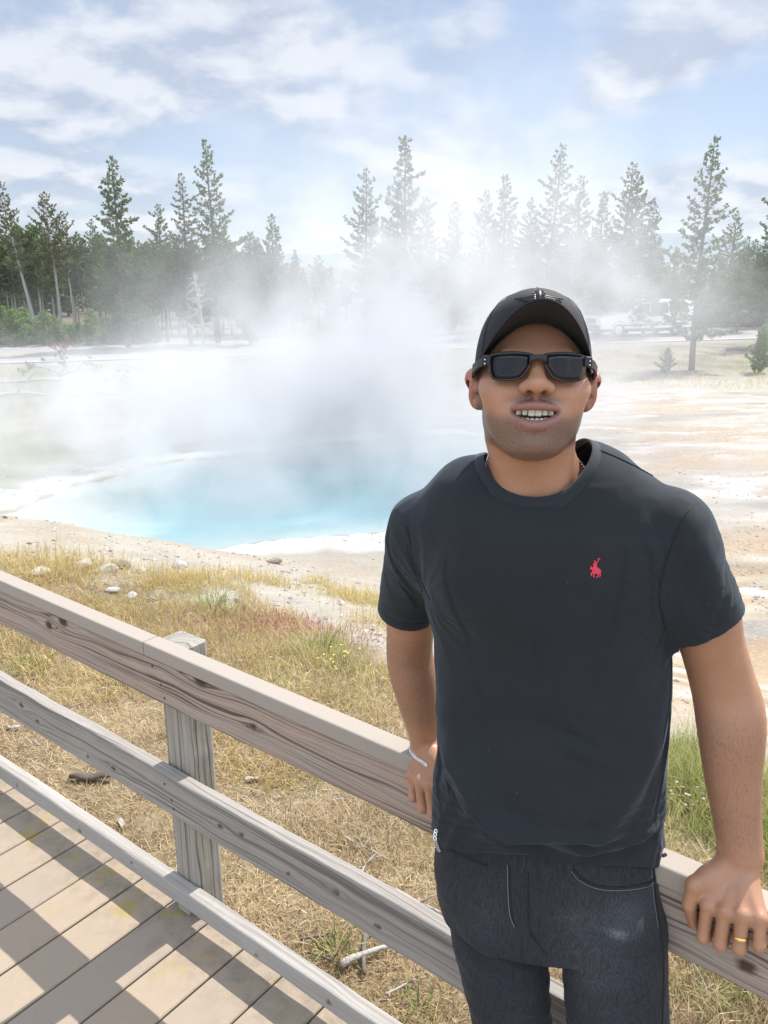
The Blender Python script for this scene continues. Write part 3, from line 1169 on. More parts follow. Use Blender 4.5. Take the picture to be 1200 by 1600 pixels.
# his left hand (picture right), gripping the cap board from behind
mc = [pxn(1106, 1413, 1.122), pxn(1133, 1423, 1.118), pxn(1160, 1430, 1.118), pxn(1188, 1436, 1.124)]
pp = [pxn(1099, 1463, 1.112), pxn(1125, 1474, 1.107), pxn(1155, 1481, 1.107), pxn(1186, 1478, 1.112)]
dp = [zc(p, .018, -.0145) for p in pp]
tp_ = [zc(p, .0200, .004) for p in dp]
th = [pxn(1085, 1382, 1.128), pxn(1077, 1414, 1.122), pxn(1084, 1444, 1.134)]
backL = -ND * .75 + np.array([0, 0, .66])
hand(B, wL, mc, pp, dp, tp_, th, back=backL)
B.ell(zc(wL, .0, .012) + TD * .017, (.009, .009, .009), .014)
# his right hand (picture left)
mc2 = [pxn(686, 1226, 1.124), pxn(670, 1224, 1.120), pxn(655, 1219, 1.122), pxn(643, 1210, 1.128)]
pp2 = [pxn(692, 1272, 1.114), pxn(676, 1270, 1.110), pxn(660, 1262, 1.112), pxn(645, 1246, 1.118)]
dp2 = [zc(p, .018, -.0145) for p in pp2]
tp2 = [zc(p, .0195, .004) for p in dp2]
th2 = [pxn(700, 1205, 1.13), pxn(710, 1232, 1.125), pxn(708, 1258, 1.135)]
hand(B, wR, mc2, pp2, dp2, tp2, th2, back=backL)

# --- head
E_ = lambda c, r, k=.012, mode='add', rot=None: B.ell(c, r, k, mode, HM_, rot)
K_ = lambda a, b, ra, rb, k=.01, mode='add', flat=None: B.capsule(a, b, ra, rb, k, mode, HM_, flat)
E_((0, .018, .042), (.073, .092, .080), .01)            # skull
E_((0, -.022, -.010), (.0645, .062, .080), .02)         # face
E_((0, -.020, -.050), (.055, .056, .052), .02)          # jaw
for sx in (-1, 1):
    E_((sx * .044, .004, -.044), (.013, .022, .020), .025)     # jaw corners
    E_((sx * .040, -.053, -.016), (.024, .022, .020), .02)      # cheeks
    E_((sx * .036, -.050, -.048), (.018, .022, .024), .02)      # smile folds
    E_((sx * .058, -.028, -.002), (.010, .028, .010), .02)      # cheek bones
    E_((sx * .031, -.088, .018), (.018, .012, .012), .012, 'sub')   # eye sockets
    E_((sx * .031, -.072, .018), (.0125, .0125, .0125), .004)      # eyeball under its lid
E_((0, -.052, -.086), (.036, .028, .022), .024)         # chin
E_((0, -.074, -.086), (.016, .010, .011), .012)
K_((-.036, -.074, .036), (.036, -.074, .036), .011, .011, .014)   # brow
E_((0, -.042, .052), (.048, .030, .032), .02)
E_((0, -.066, -.052), (.034, .022, .024), .018)         # muzzle
# nose
K_((0, -.080, .026), (0, -.1000, -.003), .0085, .0100, .014)
E_((0, -.1020, -.0070), (.0125, .0115, .0105), .010)
for sx in (-1, 1):
    E_((sx * .0140, -.0920, -.0095), (.0085, .0110, .0085), .009)
    E_((sx * .0082, -.1010, -.0180), (.0046, .0066, .0060), .002, 'sub')
K_((0, -.090, -.021), (0, -.087, -.030), .0030, .0040, .006)
# open smiling mouth, lips around it
def lipcurve(w, z0, zc_, y0, yc, n=9):
    t = np.linspace(-1, 1, n)
    return np.stack([t * w, y0 + (yc - y0) * (1 - t * t), z0 + (zc_ - z0) * (1 - np.abs(t) ** 2.2)], 1)


up = lipcurve(.0330, -.0385, -.0330, -.0690, -.0905)
lo_ = lipcurve(.0330, -.0390, -.0615, -.0690, -.0880)
def mouth(x, y, z):
    cz = -.0400 - .0058 * (1 - (x / .029) ** 2)
    hh = .0102 * np.clip(1 - (x / .0312) ** 2, 0, 1) ** .45
    return np.maximum(np.maximum(np.abs(z - cz) - hh, np.abs(x) - .031), y + .064) * .8


B.apply(mouth, (-.03, -.11, -.07), (.03, -.068, -.035), .003, 'sub', HM_)
for i in range(len(up) - 1):
    tm = 1 - abs((i + .5) / 4 - 1) ** 1.6
    K_(up[i], up[i + 1], .0026 + .0034 * tm, .0026 + .0034 * tm, .0035)
    K_(lo_[i], lo_[i + 1], .0026 + .0048 * tm, .0026 + .0048 * tm, .0035)
# ears
for sx in (-1, 1):
    er = (sx * 14, 'Z')
    E_((sx * .0750, .012, -.001), (.0080, .0205, .0305), .006, 'add', (sx * 24, 'Z'))
    E_((sx * .0785, .015, .012), (.0090, .0195, .0180), .005, 'add', (sx * 30, 'Z'))
    E_((sx * .0710, .004, -.0235), (.0065, .010, .011), .006)
    E_((sx * .0810, .006, .003), (.0060, .0095, .0155), .004, 'sub', (sx * 30, 'Z'))
    K_((sx * .0735, -.004, -.004), (sx * .0735, -.002, .004), .004, .004, .005)

V, F = B.mesh()
V = relax(V, F, 2, .45)
Nv = vert_normals(V, F)
# keep the one connected body
Lh = (V - HO) @ HR / HS                           # head-frame coordinates of every vertex


def gauss(P, c, r):
    return np.exp(-(((P - np.array(c)) / np.array(r)) ** 2).sum(1))


# what the skin itself looks like: tone, stubble, lips, hair; plus painted ear glow
nz_a = fbm(V, 38, 4, 61) - .5
nz_b = fbm(V, 420, 2, 62) - .5
skin = np.array([0.375, 0.192, 0.112])[None] * (1 + .22 * nz_a[:, None] + .12 * nz_b[:, None])
ishead = (V[:, 2] > nb2[2] - .02) & (np.abs(V[:, 0] - nb2[0]) < .14)
head_m = ishead.astype(float)
# arms a little darker and hairy, palms and knuckles redder
red = np.zeros(len(V))
for c_ in (*mc, *pp, *mc2, *pp2, *th, *tp_, *tp2):
    red += .6 * np.exp(-((V - c_) ** 2).sum(1) / .010 ** 2)
red += head_m * (gauss(Lh, (0, -.105, -.015), (.018, .02, .014)) + .8 * gauss(np.abs(Lh) * [1, 0, 0] + Lh * [0, 1, 1], (.042, -.06, -.018), (.02, .03, .018)) + 1.6 * sstep(np.abs(Lh[:, 0]), .068, .080) * (Lh[:, 2] < .04))
red = np.clip(red, 0, 1.6)
skin = skin * (1 - .35 * np.clip(red, 0, 1)[:, None]) + np.array([0.55, 0.24, 0.14]) * .35 * np.clip(red, 0, 1)[:, None]
st_n = fbm(Lh, 900, 1, 65)
jaw_line = sstep(-Lh[:, 2] + .25 * np.clip(Lh[:, 1] + .06, -.1, .2) * 1.0, .030, .052)
stub = jaw_line * (1 - sstep(-Lh[:, 2] + .55 * np.clip(Lh[:, 1] + .055, 0, .2), .108, .124))
stub = stub * sstep(.045 - Lh[:, 1], .0, .03)
side = sstep(np.abs(Lh[:, 0]), .052, .062) * sstep(.03 - Lh[:, 1], 0, .02) * (Lh[:, 1] > -.045) * sstep(.05 - Lh[:, 2], 0, .02) * (Lh[:, 2] > -.06)
stub = np.maximum(stub, side * .9)
must = gauss(np.abs(Lh) * [1, 0, 0] + Lh * [0, 1, 1], (.012, -.088, -.0250), (.019, .02, .0055)) * 1.3
gap = gauss(np.abs(Lh) * [1, 0, 0] + Lh * [0, 1, 1], (.040, -.065, -.036), (.010, .03, .014))
stub = np.clip(np.maximum(stub * (1 - gap), must), 0, 1) * head_m * 0.92 * (Lh[:, 1] < .05)
sc_ = np.array([0.115, 0.085, 0.075])
skin = skin * (1 - .74 * stub[:, None]) + sc_ * .74 * stub[:, None]
lipd = np.full(len(V), 9.0)
for cv, ra_ in ((up, .0036), (lo_, .0050)):
    for i in range(len(cv) - 1):
        a_, b_ = cv[i], cv[i + 1]
        rr_ = (.0028 + ra_ * (1 - abs((i + .5) / 4 - 1) ** 1.6)) * 1.10
        t_ = np.clip(((Lh - a_) @ (b_ - a_)) / ((b_ - a_) @ (b_ - a_)), 0, 1)
        lipd = np.minimum(lipd, np.linalg.norm(Lh - a_ - t_[:, None] * (b_ - a_), axis=1) / rr_)
lip = sstep(-lipd, -1.40, -1.18) * head_m
skin = skin * (1 - lip[:, None]) + np.array([0.27, 0.125, 0.105]) * lip[:, None]
inmouth = head_m * (Lh[:, 1] > -.0775) * (np.abs(Lh[:, 0]) < .027) * (np.abs(Lh[:, 2] + .0465) < .014) * (Lh[:, 1] < -.05)
skin = skin * (1 - inmouth[:, None]) + np.array([0.10, 0.03, 0.03]) * inmouth[:, None]
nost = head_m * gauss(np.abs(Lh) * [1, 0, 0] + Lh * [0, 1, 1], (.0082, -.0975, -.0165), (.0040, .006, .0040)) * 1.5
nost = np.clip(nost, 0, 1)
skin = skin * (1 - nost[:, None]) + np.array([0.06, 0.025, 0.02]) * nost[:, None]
hairm = head_m * sstep(Lh[:, 2] + .9 * np.maximum(Lh[:, 1], -.05), .045, .055) * sstep(Lh[:, 1], -.075, -.05)
earm = head_m * sstep(np.abs(Lh[:, 0]), .0700, .0770) * (Lh[:, 2] < .034) * (Lh[:, 2] > -.04)
skin = skin * (1 - .7 * earm[:, None]) + np.array([.56, .22, .14]) * .7 * earm[:, None]  # red glow of light through the ears, painted into the tone
skin = skin * (1 - hairm[:, None]) + np.array([0.02, 0.016, 0.014]) * hairm[:, None]
arm_hair = (1 - head_m) * sstep(1.15 - V[:, 2], 0, .05) * sstep(V[:, 2], .90, .95) * .25
skin = skin * (1 - arm_hair[:, None]) + np.array([0.17, 0.10, 0.07]) * arm_hair[:, None]

SKM, q = material('skin')
ca = q.attr('tone')
co = q.n('ShaderNodeTexCoord').outputs['Object']
sb = q.attr('stubble')[2]
pores = q.noise(co, 1300, 2, 0.6)
mott = q.noise(co, 95, 4, 0.6)
hair = q.noise(q.v('MULTIPLY', co, (1, 1, .6)), 2600, 1, 0.5)
cc = q.mix(q.rng(mott, .3, .7, 0, .30), ca[0], q.mix(.6, ca[0], (0.36, 0.17, 0.10)))
cc = q.mix(q.m('MULTIPLY', sb, q.rng(hair,   .45, .65, 0, .5)), cc, (0.03, 0.024, 0.022))
h_ = q.m('ADD', q.m('MULTIPLY', pores, .5), q.m('MULTIPLY', mott, .9))
speck = q.noise(co, 620, 2, 0.55)
cc = q.mix(q.m('MULTIPLY', sb, q.rng(speck, .52, .66, 0, .55)), cc, (.035, .028, .026))
cc = q.mix(q.m('MULTIPLY', sb, q.rng(speck, .40, .30, 0, .35)), cc, (.34, .27, .24))
hs_ = q.noise(q.v('MULTIPLY', co, (1, 1, .35)), 420, 2, 0.6)
cc = q.mix(q.m('MULTIPLY', q.attr('hairy')[2], q.rng(hs_, .46, .70, 0, .38)), cc, (.075, .04, .028))
frk = q.noise(co, 260, 3, 0.6)
cc = q.mix(q.rng(frk, .56, .72, 0, .10), cc, (.16, .075, .045))
q.bsdf(cc, q.rng(mott, .3, .7, .36, .54), q.bump(h_, .35, .0009), Subsurface_Weight=.08, Subsurface_Radius=(1.0, .35, .18), Subsurface_Scale=.008, Specular_IOR_Level=.5)
person = obj('person', mesh_data('person', V, F, SKM, True, attrs={'stubble': np.clip(stub, 0, 1), 'hairy': np.clip(arm_hair * 3.2 + .15 * (1 - head_m), 0, 1)}, cols={'tone': np.clip(skin, 0, 1)}),
             label='man in black T-shirt and cap leaning back with both hands on the railing', category='person')
print('person verts', len(V))

# teeth
TM, q = material('tooth')
q.bsdf((0.86, 0.79, 0.62), .2, Subsurface_Weight=.1, Subsurface_Scale=.002)
tb = MB()
wx_ = [.0044, .0036, .0040, .0036, .0034, .0032]
xc = 0
for i, w_ in enumerate(wx_):
    xc_ = xc + w_
    xc += 2 * w_ + .0002
    for sx in (-1, 1):
        x_ = sx * xc_ * .97
        hh_ = [.0062, .0056, .0056, .0048, .0042, .0038][i]
        c = hp(x_, -.0785 + x_ * x_ * 14, -.0350 - .0015 * (1 - (x_ / .03) ** 2) - hh_ * .55)
        R_ = Matrix(HR.tolist()) @ Matrix.Rotation(-x_ * 30, 3, 'Z')
        tb.box(c, (w_ * 1.94, .004, hh_ * 2.15), R_, .0011)
for i in range(4):
    for sx in (-1, 1):
        x_ = sx * (.0029 + i * .0058)
        tb.box(hp(x_, -.0745 + x_ * x_ * 14, -.0530 + 4 * x_ * x_), (.0053, .004, .0065), Matrix(HR.tolist()) @ Matrix.Rotation(-x_ * 30, 3, 'Z'), .0010)
tb.build('teeth', TM, person)
# ------------------------------------------------------------------ clothing
def hem_cut(V, F, cuts, h):
    """open a closed surface: drop what lies beyond each cut (value > 0) and pull the rim onto it"""
    keep = np.ones(len(V), bool)
    for f in cuts:
        keep &= f(V) < h * .55
    F = F[keep[F].all(1)]
    e = np.sort(np.concatenate([F[:, [0, 1]], F[:, [1, 2]], F[:, [2, 3]], F[:, [3, 0]]]), 1)
    key = e[:, 0].astype(np.int64) * len(V) + e[:, 1]
    uk, cn = np.unique(key, return_counts=True)
    bk = uk[cn == 1]
    bv = np.unique(np.concatenate([bk // len(V), bk % len(V)]))
    V = V.copy()
    for it in range(2):
        for f in cuts:
            P = V[bv]
            c = f(P)
            m_ = np.abs(c) < h * 2.0
            g_ = np.stack([(f(P[m_] + e_) - c[m_]) / 1e-4 for e_ in np.eye(3) * 1e-4], 1)
            g_ = np.clip(g_, -2, 2)
            V[bv[m_]] -= c[m_][:, None] * g_ / ((g_ ** 2).sum(1)[:, None] + 1e-9)
    u = np.unique(F)
    mp = -np.ones(len(V), int)
    mp[u] = np.arange(len(u))
    return V[u], mp[F]


def solidify(o, th, off=-1):
    md = o.modifiers.new('thickness', 'SOLIDIFY')
    md.thickness = th
    md.offset = off
    return o


W_ = lambda px, py, y: at_dist(px, py, y)
# torso of the T-shirt: rows  left edge px, right edge px, py, depth of the axis left/right, half thickness
rows_ = [  # py, pxL, pxR, yL, yR, half thickness front-back
    (735, 770, 920, 1.26, 1.18, .045),
    (772, 712, 1012, 1.265, 1.17, .078),
    (810, 652, 1072, 1.27, 1.155, .105),
    (860, 655, 1062, 1.265, 1.155, .118),
    (930, 668, 1052, 1.26, 1.16, .122),
    (1000, 681, 1052, 1.255, 1.16, .120),
    (1080, 686, 1052, 1.25, 1.165, .118),
    (1160, 682, 1046, 1.245, 1.165, .120),
    (1240, 677, 1041, 1.24, 1.165, .123),
    (1300, 676, 1040, 1.235, 1.16, .124),
    (1370, 676, 1042, 1.23, 1.16, .126),
    (1440, 680, 1044, 1.22, 1.15, .124)]
tors = []
for py, l, r_, yl, yr, th_ in rows_:
    a, b = W_(l, py, yl), W_(r_, py, yr)
    c = (a + b) / 2
    tors.append([c[2], c[0], c[1], np.hypot(*(b - a)[:2]) / 2, th_, math.atan2((b - a)[1], (b - a)[0])])
tors = np.array(tors)[::-1]


def torso_field(F_, tab, lo, hi, k, grow=0.0, expo=2.35):
    zt = tab[:, 0]

    def f(x, y, z):
        z1 = z[0, 0, :]
        v_ = [np.interp(z1, zt, tab[:, i]) for i in range(1, 6)]
        cx, cy_, a_, b_, an = (q_[None, None, :] for q_ in v_)
        ca_, sa_ = np.cos(an), np.sin(an)
        u = ((x - cx) * ca_ + (y - cy_) * sa_) / (a_ + grow)
        w2 = (-(x - cx) * sa_ + (y - cy_) * ca_) / (b_ + grow)
        r_ = (np.abs(u) ** expo + np.abs(w2) ** expo) ** (1 / expo)
        d = (r_ - 1) * np.minimum(a_, b_) * .95
        zz = np.maximum(lo - z, z - hi)
        return np.maximum(d, zz)
    F_.apply(f, (tab[:, 1].min() - .3, tab[:, 2].min() - .2, lo), (tab[:, 1].max() + .3, tab[:, 2].max() + .2, hi), k)


SH = 0.0032
S_ = Field((-0.16, 0.90, 0.78), (0.76, 1.50, 1.56), SH)
z_sh = tors[-1, 0]
torso_field(S_, tors, 0.80, z_sh - .01, .005)
# shoulders slope from the neck
neckL, neckR = W_(752, 722, 1.215), W_(912, 702, 1.19)
shR, shL = W_(652, 806, 1.27), W_(1068, 800, 1.15)
S_.capsule(neckL + np.array([-.004, .0, -.062]), shR + np.array([.014, 0, -.040]), .056, .047, .045)
S_.capsule(neckR + np.array([.004, .0, -.062]), shL + np.array([-.014, 0, -.030]), .058, .050, .045)
S_.capsule(W_(948, 728, 1.185) + np.array([0, 0, -.050]), W_(1040, 768, 1.165) + np.array([0, 0, -.052]), .050, .050, .03)
S_.capsule(neckL + np.array([0, .0, -.075]), neckR + np.array([0, 0, -.075]), .078, .078, .05)
# chest
S_.ell(W_(833, 835, 1.165), (.105, .078, .065), .045)
S_.ell(W_(860, 890, 1.145), (.15, .055, .09), .06)
S_.ell(W_(860, 1220, 1.13), (.12, .06, .10), .06)
# sleeves: wide tapered tubes round the upper arms
slR0, slR1 = W_(660, 820, 1.27), W_(634, 968, 1.375)
slL0, slL1 = W_(1052, 830, 1.15), W_(1110, 1000, 1.115)


def plane_cut(p, n_, side=None):
    p, n_ = np.array(p), np.array(n_, float)
    n_ = n_ / np.linalg.norm(n_)

    def f(V_):
        d = (V_ - p) @ n_
        if side is not None:
            d = np.where(side(V_), d, -1.0)
        return d
    return f


armR_dir = (slR1 - slR0) / np.linalg.norm(slR1 - slR0)
armL_dir = (slL1 - slL0) / np.linalg.norm(slL1 - slL0)


def sleeve(F_, a, b, ra, rb, cut, k):
    ab = b - a
    L2 = ab @ ab

    def f(x, y, z):
        px, py, pz = x - a[0], y - a[1], z - a[2]
        t = np.clip((px * ab[0] + py * ab[1] + pz * ab[2]) / L2, 0, 1)
        d = np.sqrt((px - t * ab[0]) ** 2 + (py - t * ab[1]) ** 2 + (pz - t * ab[2]) ** 2) - (ra + (rb - ra) * t)
        c = (x - cut[0][0]) * cut[1][0] + (y - cut[0][1]) * cut[1][1] + (z - cut[0][2]) * cut[1][2]
        return np.maximum(d, c - 2.2 * SH)
    F_.apply(f, np.minimum(a, b) - .08, np.maximum(a, b) + .08, k)


unit = lambda v_: np.array(v_, float) / np.linalg.norm(v_)
cpR = (W_(635, 955, 1.36), unit(armR_dir + np.array([.0, -.12, 0])))
cpL = (W_(1108, 987, 1.085), unit(armL_dir + np.array([.22, .10, 0])))
sleeve(S_, slR0, slR1 + (slR1 - slR0) * .30, .051, .0560, cpR, .030)
sleeve(S_, slL0, slL1 + (slL1 - slL0) * .30, .055, .0650, cpL, .028)


def tor_u(V_):
    """how far across the torso a point lies: 1 at its side"""
    v_ = [np.interp(V_[:, 2], tors[:, 0], tors[:, i]) for i in (1, 2, 3, 4, 5)]
    return ((V_[:, 0] - v_[0]) * np.cos(v_[4]) + (V_[:, 1] - v_[1]) * np.sin(v_[4])) / v_[2]


def sleeve_cut(cp, a, b, sg):
    def f(V_):
        ab = b - a
        t = (V_ - a) @ ab / (ab @ ab)
        d = np.linalg.norm(V_ - a - t[:, None] * ab, axis=1)
        near = (d < .078) & (t > .5) & (sg * tor_u(V_) > 1.03)
        return np.where(near, (V_ - cp[0]) @ cp[1], -1.0)
    return f


cutR = sleeve_cut(cpR, slR0, slR1, -1)
cutL = sleeve_cut(cpL, slL0, slL1, 1)
# hem dips in the middle of the front
_h3 = [W_(676, 1300, 1.20), W_(860, 1372, 1.035), W_(1036, 1345, 1.13)]
_hc = np.polyfit([p[0] for p in _h3], [p[2] for p in _h3], 2)
hemz = lambda V_: np.polyval(_hc, np.clip(V_[:, 0], .02, .44)) + .004 * np.sin(V_[:, 0] * 34 + .6)
hem = lambda V_: np.where(np.abs(tor_u(V_)) > 1.18, -1.0, hemz(V_) - V_[:, 2])
# neck opening: an ellipse seen from the neck axis
ncen = nb2 + np.array([-.004, -.008, .053])
nax = np.array([0, -.43, .903])
nrx, nry = .0780, .0850
ncol = np.array([1.0, 0, 0])
nside = np.cross(nax, ncol)


def neck(V_):
    d = V_ - (ncen + np.array([0, 0, 0]))
    u, v_ = d @ ncol, d @ nside
    r_ = np.sqrt((u / nrx) ** 2 + (v_ / nry) ** 2)
    return np.where(d @ nax > -.09, (1 - r_) * .08, -1.0)


Vs, Fs = S_.mesh()
Vs = relax(Vs, Fs, 5, .5)
Ns = vert_normals(Vs, Fs)


def fold(V_, p, d, width, length, amp, curve=0.0):
    """one soft crease: a ridge through p along direction d"""
    p, d = np.array(p), np.array(d, float)
    d = d / np.linalg.norm(d)
    q_ = V_ - p
    t = q_ @ d
    r_ = q_ - t[:, None] * d
    s_ = r_[:, 2] - curve * t * t
    rr2 = np.sqrt((r_ ** 2).sum(1))
    prof = np.exp(-(s_ / width) ** 2) - .55 * np.exp(-((s_ + 1.6 * width) / (width * 1.2)) ** 2)
    return amp * prof * np.exp(-(t / length) ** 4) * (rr2 < width * 6)


front = lambda V_: sstep(-(Ns[:, 1]), -.2, .4)
D_ = np.zeros(len(Vs))
P_ = Vs - np.array([.22, 1.1, 1.1])
# drape from the chest to the lower left of the picture, bunching over the waistband
for (px, py, dx_, dz_, wd, ln, am, cv) in [
    (700, 1130, .25, -1, .010, .13, .0040, 0), (725, 1200, .45, -1, .011, .12, .0045, .8), (745, 1010, .10, -1, .012, .12, .0028, 0),
    (800, 1290, 1, -.36, .010, .12, .0070, .9), (760, 1240, 1, -.75, .009, .08, .0050, 0), (870, 1318, 1, -.10, .010, .11, .0068, .5), (965, 1320, 1, .16, .009, .08, .0050, .5),
    (1015, 1180, -.32, -1, .009, .12, .0042, 0), (1000, 1080, -.22, -1, .010, .11, .0036, 0), (980, 1240, -.6, -1, .009, .08, .0036, 0),
    (1035, 930, -.10, -1, .010, .06, .0040, 0), (678, 930, .15, -1, .009, .07, .0036, 0),
    (930, 1190, -1, .55, .008, .06, .0022, 0), (900, 1150, -1, .5, .007, .05, .0020, 0), (860, 1120, -1, .3, .014, .10, .0018, 0),
    (950, 765, .5, -1, .005, .035, .0014, 0), (930, 742, .4, -1, .004, .03, .0012, 0), (735, 790, -.3, -1, .005, .035, .0012, 0),
    (1085, 850, .35, -1, .007, .055, .0034, 0), (1105, 900, .35, -1, .006, .05, .0030, 0), (1070, 900, .1, -1, .008, .06, .0030, 0), (1130, 940, .3, -1, .006, .03, .0024, 0),
    (620, 860, -.15, -1, .007, .06, .0026, 0), (640, 890, .2, -1, .007, .06, .0028, 0), (612, 920, .0, -1, .006, .03, .0020, 0)]:
    yy = float(np.interp(px, [620, 680, 860, 1050, 1130], [1.30, 1.18, 1.04, 1.10, 1.09]))
    D_ += fold(Vs, W_(px, py, yy), (dx_, -.05, dz_), wd * 1.2, ln, am * (2.3 if py > 1100 else 1.8), cv)
D_ *= sstep(-Ns[:, 1], -.35, .25)
# soft unevenness of hanging jersey, more of it low down and on the sides
pn = np.stack([Vs[:, 0] * 7 + Vs[:, 2] * 2.0, Vs[:, 1] * 7, Vs[:, 2] * 3.0], 1)
D_ += (fbm(pn, 1.0, 3, 81) - .5) * .010 * (.35 + .65 * sstep(1.30 - Vs[:, 2], 0, .25))
pn = np.stack([Vs[:, 0] * 22 - Vs[:, 2] * 9, Vs[:, 1] * 22, Vs[:, 2] * 8.0], 1)
rid = 1 - np.abs(2 * fbm(pn, 1.0, 2, 84) - 1)
D_ += (rid - .8) * .0105 * (.35 + .65 * sstep(1.14 - Vs[:, 2], 0, .2))
# creases fanning out of the armpits and bunching above the waistband
for pc, sg in ((W_(672, 925, 1.19), 1), (W_(1046, 950, 1.09), -1)):
    q_ = Vs - pc
    dd_ = np.sqrt((q_ ** 2).sum(1))
    an_ = np.arctan2(q_[:, 2], q_[:, 0] * sg)
    wv0 = np.sin(an_ * 13 + 5 * fbm(Vs * 9, 1.0, 2, 88) + 1.0)
    D_ += .0026 * (1 - np.abs(wv0)) ** 1.5 * np.exp(-(dd_ / .105) ** 2) * sstep(dd_, .008, .035) * sstep(-Ns[:, 1], -.2, .3)
hz0 = Vs[:, 2] - hemz(Vs)
wv1 = np.sin(hz0 * 150 + 9 * fbm(Vs * [6, 6, 10], 1.0, 3, 89) + (Vs[:, 0] - .2) * 14)
D_ += .0024 * (1 - np.abs(wv1)) ** 1.6 * sstep(hz0, .015, .04) * (1 - sstep(hz0, .09, .17)) * sstep(-Ns[:, 1], -.3, .2) * (.35 + fbm(Vs * 8, 1.0, 2, 90))
# stitched hems
hz = Vs[:, 2] - hemz(Vs)
D_ -= .0011 * np.exp(-((hz - .022) / .0035) ** 2) * (hz > -.01)
for a_, b_, c_ in ((slR0, slR1, cutR), (slL0, slL1, cutL)):
    m_ = c_(Vs) > -.9
    cc_ = np.where(m_, -c_(Vs), 1)
    D_ -= .0012 * np.exp(-((cc_ - .022) / .0035) ** 2)
Vs = Vs + Ns * D_[:, None]
Vs, Fs = hem_cut(Vs, Fs, [cutR, cutL, hem, neck], SH)
Vs = relax(Vs, Fs, 1, .3)
FB, q = material('black_jersey')
co = q.n('ShaderNodeTexCoord').outputs['Object']
wv_ = q.noise(q.v('MULTIPLY', co, (1, 1, .5)), 1400, 2, .6)
bl = q.noise(co, 14, 4, .6)
lint = q.noise(co, 260, 1, .5)
c_ = q.mix(bl, (0.0115, 0.0140, 0.0165), (0.0185, 0.0215, 0.025))
c_ = q.mix(q.rng(lint, .80, .84, 0, .5), c_, (.25, .25, .26))
q.bsdf(c_, .86, q.bump(q.m('ADD', wv_, q.m('MULTIPLY', bl, .8)), .35, .0010), Sheen_Weight=.13, Sheen_Roughness=.5, Sheen_Tint=(.55, .68, .85, 1), Specular_IOR_Level=.3)
shirt = obj('shirt', mesh_data('shirt', Vs, Fs, FB, True), person, label='black crew-neck T-shirt')
solidify(shirt, .0022)
from mathutils.bvhtree import BVHTree


def bvh_of(V_, F_):
    return BVHTree.FromPolygons([tuple(p) for p in V_], [tuple(int(i) for i in f) for f in F_])


shirt_t = bvh_of(Vs, Fs)
CAMV = Vector((0, 0, CAM_H))


def on_surf(tree, px, py, lift=.0008):
    """where the line of sight of the photograph met the cloth: used to copy seams and the emblem onto it"""
    r = Vector(pix_ray(px, py)).normalized()
    h_, n_, i_, d_ = tree.ray_cast(CAMV, r)
    if h_ is None:
        return None
    if n_.dot(r) > 0:
        n_ = -n_
    return np.array(h_ + n_ * lift)


def seam(tree, pts, name, mat, parent, rad=.0006, n=6, lift=.0006, k=6):
    sp = spline(pts, n)
    P = [on_surf(tree, a, b, lift) for a, b in sp]
    P = [p for p in P if p is not None]
    runs, cur = [], [P[0]]
    for p in P[1:]:
        if np.linalg.norm(p - cur[-1]) < .03:
            cur.append(p)
        else:
            runs.append(cur)
            cur = [p]
    runs.append(cur)
    b = MB()
    for rn in [max(runs, key=len)]:
        if len(rn) > 1:
            b.tube(rn, rad, k)
    if b.V:
        return b.build(name, mat, parent, smooth=True)


CLM, q = material('black_ribbed_collar')
co = q.n('ShaderNodeTexCoord').outputs['Object']
q.bsdf((0.010, 0.0135, 0.018), .85, q.bump(q.noise(co, 900, 2), .3, .0008), Sheen_Weight=.22, Sheen_Tint=(.55, .68, .85, 1))
# collar: a flat rib band following the neck opening
th = np.linspace(0, 2 * math.pi, 97)[:-1]



def ring_h(kk):
    out = []
    for t in th:
        o_r = ncen + (ncol * math.cos(t) * nrx + nside * math.sin(t) * nry) * kk
        h_, n_, i_, d_ = shirt_t.ray_cast(Vector(o_r + nax * .08), Vector(-nax), .2)
        out.append((np.array(h_) - ncen) @ nax if h_ is not None else np.nan)
    out = np.array(out)
    ok = ~np.isnan(out)
    k_ = np.arange(96)
    out = np.interp(k_, k_[ok], out[ok], period=96)
    ker = np.exp(-(np.arange(-6, 7) / 3.5) ** 2)
    ker /= ker.sum()
    return np.array([(np.take(out, range(i - 6, i + 7), mode='wrap') * ker).sum() for i in range(96)])


hA, hB = ring_h(1.06), ring_h(1.17)
sec_ = [(1.17, -.0015), (1.155, .0022), (1.08, .0036), (1.005, .0044), (.985, .0034), (.99, .0010), (1.04, -.0015)]
cb = []
for i, t in enumerate(th):
    for s_, l_ in sec_:
        base_h = hA[i] + (hB[i] - hA[i]) * np.clip((s_ - 1.06) / .11, -.5, 1)
        cb.append(ncen + (ncol * math.cos(t) * nrx + nside * math.sin(t) * nry) * s_ + nax * (base_h + l_))
ns_ = len(sec_)
Fc = [(i * ns_ + j, i * ns_ + (j + 1) % ns_, ((i + 1) % 96) * ns_ + (j + 1) % ns_, ((i + 1) % 96) * ns_ + j) for i in range(96) for j in range(ns_)]
obj('collar', mesh_data('collar', np.array(cb), Fc, CLM, True), shirt)
SEM, q = material('black_thread')
q.bsdf((.004, .005, .007), .8)
seam(shirt_t, [(918, 697), (960, 713), (1000, 733), (1040, 756), (1085, 782), (1100, 800)], 'shoulder_seam', SEM, shirt, .0011)
seam(shirt_t, [(1078, 792), (1058, 830), (1040, 880), (1030, 930), (1040, 985)], 'sleeve_seam', SEM, shirt, .0008)
seam(shirt_t, [(636, 822), (639, 840), (645, 870), (662, 915), (672, 938)], 'sleeve_seam', SEM, shirt, .0007)

